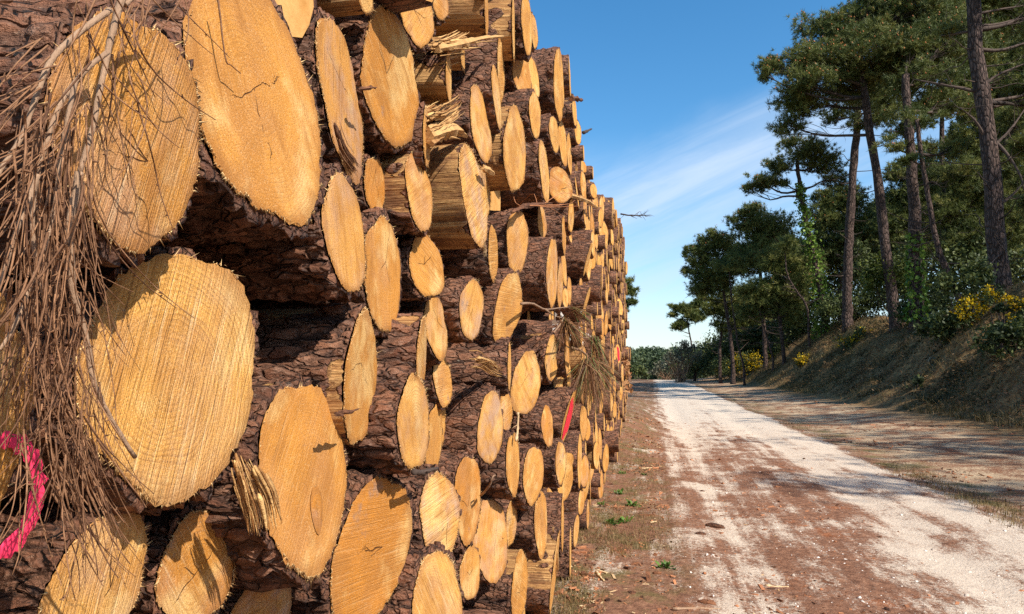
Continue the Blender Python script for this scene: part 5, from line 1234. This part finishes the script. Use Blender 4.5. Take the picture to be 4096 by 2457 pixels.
for i, (lab, Y, blobs, mt) in enumerate((
        ("dark rounded shrub left of the gorse by the road end", 48, [(2860, 1440, 66, 50, 0), (2800, 1470, 44, 34, 0), (2910, 1400, 60, 56, 0)], 'shrub'),
        ("tall dark shrub behind the first gorse bush", 41, [(3010, 1360, 80, 70, 0), (3090, 1330, 80, 80, 0), (2960, 1320, 70, 60, 0)], 'shrub'),
        ("dark shrub between the leaning stem and the ivy column", 34, [(3180, 1300, 80, 76, 0), (3130, 1390, 60, 46, 0), (3240, 1330, 56, 60, 0), (3170, 1200, 70, 60, 0)], 'shrub'),
        ("grey green shrub below the straight dark trunk", 27.5, [(3400, 1230, 100, 56, 0), (3320, 1240, 66, 44, 0), (3480, 1200, 60, 50, 0)], 'greenish'),
        ("yellow green bush lit behind the leaning pine's foot", 27, [(3560, 1080, 110, 60, 0), (3640, 1150, 70, 44, 0), (3500, 1130, 60, 44, 0)], 'lime'),
        ("dark low shrub right of the leaning pine's foot", 23, [(3680, 1220, 80, 60, 0), (3620, 1260, 50, 36, 0), (3760, 1220, 66, 60, 0), (3700, 1280, 70, 30, 0)], 'shrub'),
        ("tall dark shrub between bent stem and tall right trunk", 21.5, [(3830, 1150, 80, 66, 0), (3900, 1100, 60, 60, 0), (3790, 1290, 80, 60, 0), (3850, 1310, 90, 50, 0), (3720, 1330, 60, 30, 0)], 'shrub'),
        ("dark shrub at the right edge above the slope", 17.5, [(4040, 1330, 80, 50, 0), (3960, 1340, 66, 40, 0), (4120, 1380, 60, 46, 0), (4000, 1400, 90, 30, 0)], 'shrub'),
        ("low brown heather clump on the sunny slope", 17, [(3750, 1455, 46, 20, 0)], 'greyshrub'),
        ("low dark clump in the middle of the slope", 17.5, [(3690, 1540, 56, 26, 0)], 'shrub'))):
    m_ = {'greenish': 'shrub', 'lime': 'ivy_d'}.get(mt, mt)
    if m_ == 'ivy_d':
        M.setdefault('ivy_d', mat_leaf("yellow_green_leaves", [(.0, (.03, .045, .008)), (.5, (.075, .095, .014)), (1.0, (.17, .19, .025))], .3))
    bush("shrub", lab, "shrub", Y, blobs, m_, 80 + i, .035 + .0009 * Y, 1.15, None, SH, foot={5: 1310, 6: 1375, 7: 1425}.get(i))
for i, (lab, X_, blobs) in enumerate((
        ("dark thicket closing the gap left of the ivy column", 15, [(3120, 1220, 110, 90, 0), (3060, 1320, 100, 80, 0), (3200, 1140, 70, 70, 0)]),
        ("dark thicket between the ivy column and straight trunk", 15.5, [(3330, 1120, 110, 100, 0), (3260, 1210, 90, 70, 0), (3390, 1040, 60, 70, 0)]),
        ("dark thicket behind the straight trunk's right side", 16, [(3470, 1110, 100, 100, 0), (3430, 1020, 60, 60, 0), (3530, 1200, 80, 60, 0)]),
        ("dark thicket behind the ivy-footed pine", 16.5, [(3620, 1080, 90, 90, 0), (3700, 1110, 100, 90, 0), (3680, 1010, 70, 60, 0)]),
        ("dark thicket left of the tall right trunk", 17, [(3830, 1080, 110, 100, 0), (3900, 1000, 80, 80, 0), (3770, 1180, 80, 60, 0)]),
        ("dark thicket at the right edge behind the tall trunk", 17.5, [(4020, 1080, 110, 110, 0), (4100, 1150, 80, 80, 0), (3960, 1150, 80, 60, 0)]))):
    bush("shrub", lab, "shrub", 45, blobs, 'shrub', 120 + i, .085, .9, None, SH, 5, X_)
for i, (lab, Y_, blobs) in enumerate((
        ("dense undergrowth below the bushy pines, left of the ivy column", 69, [(3080, 1340, 100, 80, 0), (3000, 1350, 80, 80, 0), (3160, 1310, 80, 80, 0), (3120, 1420, 90, 50, 0)]),
        ("dense undergrowth behind the first gorse bush by the road end", 72, [(2900, 1400, 90, 76, 0), (2960, 1340, 80, 70, 0), (2840, 1450, 60, 46, 0), (2980, 1430, 80, 50, 0)]))):
    bush("shrub", lab, "shrub", Y_, blobs, 'shrub', 140 + i, .095, 1.0, None, SH)
bush("bare_shrub", "grey leafless scrub where the road dips out of sight", "shrub", 84, [(2668, 1472, 46, 26, 0), (2720, 1462, 50, 34, 0), (2620, 1486, 30, 16, 0)], 'greyshrub', 95, .10, .9, None, None, 26)
bush("bare_tree", "thin greyish tree with sparse leaves beside the lone pine", "tree", 70, [(2720, 1400, 46, 40, 0), (2690, 1430, 40, 30, 0), (2760, 1410, 40, 40, 0)], 'greyshrub', 96, .075, .55, None, None, 24)
bush("shrub", "dark green thicket closing the view beyond the lone pine", "shrub", 76, [(2790, 1440, 60, 46, 0), (2850, 1410, 60, 60, 0), (2740, 1480, 60, 20, 0)], 'shrub', 97, .10, 1.1, None, SH)
bush("shrub", "dark thicket left of the far road end", "shrub", 88, [(2560, 1490, 40, 24, 0), (2500, 1480, 50, 30, 0), (2430, 1480, 60, 36, 0)], 'shrub', 98, .12, 1.1, None, SH)

# ---- the far wood beyond the dip of the road
r = np.random.default_rng(5); mb = MB()
for i in range(330):
    Y = r.uniform(170, 300); X = r.uniform(-75, 70) if i < 150 else r.uniform(-20, 25); s_ = Y / FOC
    top = 1.5 + (1470 - r.uniform(1386, 1420)) * s_ * (1.0 if Y < 240 else 1.02); zb = float(ground_z(X, Y)); Rr = r.uniform(1.3, 3.0); H = top - zb
    N = 360; u_ = r.normal(0, 1, (N, 3)); u_ /= np.linalg.norm(u_, axis=1)[:, None]; ls = r.normal(0, 1, (9, 3)); ls /= np.linalg.norm(ls, axis=1)[:, None]
    bump_ = 1 + .22 * np.max(u_ @ ls.T, axis=1) - .18
    P = np.array([X, Y, zb + H * .60]) + u_ * bump_[:, None] * np.array([Rr, Rr, H * .40]) * r.uniform(.75, 1, (N, 1))
    leaf_cloud(mb, P, .46, np.clip(r.normal(.45, .15) + r.normal(0, .16, N), 0, 1), r, .6)
o = mb.build("forest", M['pine_far']); tag(o, "distant pine wood beyond the end of the road", None, None, 'stuff')
# ------------------------------------------------------------------ litter, pebbles, grass and single small things on the ground
r = np.random.default_rng(404)
def spread(n, x0, x1, y0, y1, dens):
    """points on the ground: more of them close to the camera, thinned by dens(x, y)"""
    u = r.random(n); y = 1 / (1 / y0 + u * (1 / y1 - 1 / y0)); x = r.uniform(x0, x1, n); k = r.random(n) < dens(x, y)
    return x[k], y[k]
def plates(mb, x, y, s, asp, th, tilt, lift=.0):
    """thin chips of bark or wood with six faces each"""
    n = len(x); z = surf(x, y) + lift; az = r.uniform(0, 6.28, n)
    a = np.stack([np.cos(az), np.sin(az), r.normal(0, tilt, n)], 1); b = np.stack([-np.sin(az), np.cos(az), r.normal(0, tilt, n)], 1); c = np.cross(a, b)
    L = (s * r.gamma(3, .33, n))[:, None]; W = L * r.uniform(asp[0], asp[1], (n, 1)); T = np.minimum(th * r.uniform(.5, 1.4, (n, 1)), W)
    P = np.stack([x, y, z], 1) + c * T * .45
    V = []
    for k in (-1, 1):
        for i, j in ((-1, -1), (1, -1), (1, 1), (-1, 1)):
            f = 1 - .35 * r.random((n, 1)); g = 1 - .45 * r.random((n, 1)); V.append(P + a * L * i * .5 * f + b * W * j * .5 * g + c * T * k * .5)
    V = np.stack(V, 1).reshape(-1, 3); q = np.arange(n)[:, None] * 8
    mb.add(V, None, np.concatenate([q + f for f in ([0, 3, 2, 1], [4, 5, 6, 7], [0, 1, 5, 4], [1, 2, 6, 5], [2, 3, 7, 6], [3, 0, 4, 7])]), np.repeat(r.random(n), 8))
def clump(x, y, f, seed): return fbm(np.stack([x * f, y * f * .7, np.zeros_like(x)], 1), seed, 3)
mb = MB()
den = lambda x, y: (.10 + .9 * sstep(.42, .58, clump(x, y, 1.1, 3))) * np.interp(x, [-.7, -.1, .6, 1.1, 1.7, 2.1, 2.4, 3.3], [.7, 1, .75, .55, .75, .35, .2, .12])
x, y = spread(26000, -.65, 3.4, 3.8, 26, den); plates(mb, x, y, .027, (.25, .6), .006, .30)
x, y = spread(1500, -.65, 2.2, 3.8, 20, den); plates(mb, x, y, .05, (.25, .5), .012, .25)
x, y = spread(2600, 3.3, 9, 6, 34, lambda x, y: sstep(.45, .6, clump(x, y, .8, 8))); plates(mb, x, y, .06, (.25, .55), .012, .25)
tag(mb.build("bark_litter", M['chip'], None, False), "reddish brown bark crumbs strewn over the track and verge", None, None, 'stuff')
mb = MB()
x, y = spread(3600, -.65, 2.6, 3.8, 22, den); plates(mb, x, y, .022, (.10, .35), .004, .3)
x, y = spread(420, -.65, 1.4, 3.8, 16, den); plates(mb, x, y, .055, (.08, .25), .006, .2)
tag(mb.build("wood_shavings", M['straw'], None, False), "pale wood shavings and splinters among the bark crumbs", None, None, 'stuff')
mb = MB()
x, y = spread(9000, .2, 3.4, 3.8, 20, lambda x, y: .35 + .65 * sstep(.4, .6, clump(x, y, 1.4, 14))); plates(mb, x, y, .011, (.6, 1), .008, .3)
x, y = spread(260, .2, 3.4, 3.8, 14, lambda x, y: np.ones_like(x)); plates(mb, x, y, .014, (.6, 1), .014, .3)
tag(mb.build("gravel", M['pebble'], None, True), "small pale limestone gravel on the road", None, None, 'stuff')
def blades(mb, x, y, h, w, lean, var):
    n = len(x); z = surf(x, y) - .005; az = r.uniform(0, 6.28, n); d = np.stack([np.cos(az), np.sin(az), np.zeros(n)], 1); sd = np.stack([-np.sin(az), np.cos(az), np.zeros(n)], 1)
    H = (h * r.uniform(.4, 1.3, n))[:, None]; b = np.stack([x, y, z], 1); bend = d * H * np.abs(r.normal(0, lean, (n, 1)))
    up = np.array([0, 0, 1.0]); V = np.stack([b - sd * w, b + sd * w, b + up * H * .6 + bend * .4 - sd * w * .7, b + up * H * .6 + bend * .4 + sd * w * .7, b + up * H * .95 + bend], 1).reshape(-1, 3)
    i = np.arange(n)[:, None] * 5; mb.add(V, i + [2, 3, 4], i + [0, 1, 3, 2], np.repeat(var, 5))
mb = MB()
x, y = spread(46000, -.95, .25, 3.7, 26, lambda x, y: sstep(.42, .60, clump(x, y, 1.6, 31)) * np.interp(x, [-.95, -.2, .25], [1, .75, .12])); blades(mb, x, y, .042, .0018, .8, np.clip(r.normal(.42, .25, len(x)), 0, 1))
x, y = spread(15000, 3.15, 4.4, 6, 50, lambda x, y: sstep(.40, .58, clump(x, y, .9, 33)) * np.exp(-((x - 3.55) / .24) ** 2)); blades(mb, x, y, .06, .003, .8, np.clip(r.normal(.42, .22, len(x)), 0, 1))
tag(mb.build("verge_grass", M['grass'], None, False), "short dry and green grass along the pile foot and road verge", None, None, 'stuff')
mb = MB()
n = 60000; x = r.uniform(7.2, 15, n); y = r.uniform(12, 62, n); k = r.random(n) < (.12 + .88 * sstep(.42, .62, clump(x, y, .55, 37))); x, y = x[k], y[k]
blades(mb, x, y, .20, .009, .9, np.clip(.05 + .70 * clump(x, y, .35, 41) + r.normal(0, .18, len(x)), 0, 1))
tag(mb.build("bank_grass", M['grass'], None, False), "dry tufted grass and bracken covering the shaded bank", None, None, 'stuff')
# small rosette weeds by the pile, one by one
WEEDS = [(2478, 1975, "light green weed rosette nearest the pile's foot among the leaf litter"), (2530, 2025, "dark green weed rosette just right of the first one"), (2445, 2095, "wide pale green weed clump in front of the hollow ridged log"),
         (2490, 2090, "second pale weed clump touching the wide one"), (2662, 2275, "bright green weed alone in the brown litter, lower middle"), (2492, 1895, "tiny weed among chips beyond the rosettes"), (2405, 2020, "small weed rosette close under the logs"), (2578, 1900, "tiny bright weed left of the white sand patches")]
for i, (px, py, lab) in enumerate(WEEDS):
    p = ground_hit(px, py); p[2] = float(surf([p[0]], [p[1]])[0]); mb = MB(); s = (.085, .09, .10, .08, .075, .06, .055, .05)[i]
    for k in range(26):
        az = r.uniform(0, 6.28); el = r.uniform(.15, 1.1); d = np.array([math.cos(az) * math.cos(el), math.sin(az) * math.cos(el), math.sin(el)]); sd = np.array([-math.sin(az), math.cos(az), 0]); L = s * r.uniform(.6, 1.2)
        o0 = np.array([r.normal(0, s * .3), r.normal(0, s * .3), 0]); m_ = o0 + d * L * .55; t_ = o0 + d * L - [0, 0, L * .15]
        mb.add([o0 - sd * .002, o0 + sd * .002, m_ + sd * L * .16, m_ - sd * L * .16, t_], [[2, 3, 4][::-1]], [[0, 1, 2, 3]], r.random())
    o = mb.build("weed", M['weed'], None, False); o.location = p; tag(o, lab, "weed", "green weeds by the pile")
# single chunks of bark and sticks one can tell apart
CH = [(2860, 2105, .17, "largest dark bark chunk lying on the brown litter, right of the weeds"), (3060, 2122, .075, "small dark bark chunk right of the largest one"), (2808, 1965, .085, "dark bark chunk at the edge of a white sand patch"),
      (2760, 1795, .08, "dark pine cone like lump near the far white patches"), (2660, 1718, .10, "dark bark lump far along the left verge"), (2630, 2295, .07, "grey brown bark piece beside the lone bright weed"), (2800, 2140, .10, "thin dark bark flake left of the largest chunk"),
      (3385, 2270, .06, "small brown bark piece in the middle of the road"), (2660, 1905, .0, ""), (2870, 2170, .06, "small dark bark crumb below the largest chunk"), (3440, 1588, .22, "dark lump at the track's edge below the slope"), (2830, 2420, .11, "reddish bark piece at the bottom edge")]
for i, (px, py, s, lab) in enumerate(CH):
    if not lab: continue
    p = ground_hit(px, py); p[2] = float(surf([p[0]], [p[1]])[0]); u, v = np.meshgrid(np.linspace(0, 2 * np.pi, 18, endpoint=False), np.linspace(.12, np.pi - .12, 9)); u, v = u.ravel(), v.ravel()
    D = np.stack([np.cos(u) * np.sin(v), np.sin(u) * np.sin(v), np.cos(v)], 1); R = 1 + .9 * (fbm(D * 1.7 + i * 9, 50 + i, 3) - .5) + .4 * (fbm(D * 5 + i, 51 + i, 2) - .5)
    V = D * R[:, None] * np.array([s * .5, s * .24, s * .16]); az = (i * 1.1) % 1.2 - .4; V = np.stack([V[:, 0] * math.cos(az) - V[:, 1] * math.sin(az), V[:, 0] * math.sin(az) + V[:, 1] * math.cos(az), V[:, 2] + s * .10], 1)
    j = np.arange(18); k_ = (j + 1) % 18; rw = np.arange(8)[:, None] * 18; mb = MB(); mb.add(V, np.concatenate([np.stack([j, k_, np.full(18, 162)], 1)[:, ::-1], np.stack([144 + j, 144 + k_, np.full(18, 163)], 1)]), np.stack([rw + j, rw + 18 + j, rw + 18 + k_, rw + k_], -1).reshape(-1, 4)) if False else mb.add(V, None, np.stack([rw + j, rw + 18 + j, rw + 18 + k_, rw + k_], -1).reshape(-1, 4), .1 + .25 * (i % 2))
    o = mb.build("bark_chunk", M['chip'], None, True); o.location = p; tag(o, lab, "bark chunk", "bark pieces lying on the track")
for i, (x0, y0, x1, y1, lab, m_) in enumerate(((2690, 2440, 2880, 2446, "long pale stick lying at the bottom edge of the photo", 'stem'), (3060, 2340, 3155, 2352, "short tan stick on brown litter right of the sand patches", 'straw'),
                                               (2600, 2095, 2625, 2090, "pale wood scrap on the litter right of the weed clumps", 'straw'), (2565, 1874, 2620, 1873, "pale stick far along the litter strip", 'straw'), (2385, 2300, 2415, 2330, "pale splinter on the grass below the logs", 'straw'))):
    a, b_ = ground_hit(x0, y0), ground_hit(x1, y1); q = np.linspace(a, b_, 9); q[:, 2] = surf(q[:, 0], q[:, 1]) + .008; q[1:-1, :2] += r.normal(0, .006, (7, 2))
    mb = MB(); mb.tube(q - q[0], np.linspace(.011, .006, 9), 7, .8, True, .2, r); o = mb.build("stick", M[m_]); o.location = q[0]; tag(o, lab, "stick")

mb = MB()
for i in range(560):                          # low bracken and heather over the bank
    x0, y0 = r.uniform(7.6, 14), r.uniform(14, 60); k = r.uniform(.12, .30) + .25 * r.random() ** 3; N = int(40 + 160 * k)
    P = np.stack([x0 + r.normal(0, k, N), y0 + r.normal(0, k, N), np.zeros(N)], 1); P[:, 2] = surf(P[:, 0], P[:, 1]) + np.abs(r.normal(0, .4 * k, N)); v = r.choice([.1, .35, .62, .85])
    leaf_cloud(mb, P, .05, np.clip(v + r.normal(0, .12, N), 0, 1), r, .4)
M['bracken'] = mat_leaf("bank_undergrowth", [(.0, (.016, .022, .008)), (.35, (.05, .052, .016)), (.6, (.10, .06, .025)), (1.0, (.24, .14, .06))], .2)
tag(mb.build("undergrowth", M['bracken'], None, False), "low bracken and heather scattered over the bank", None, None, 'stuff')
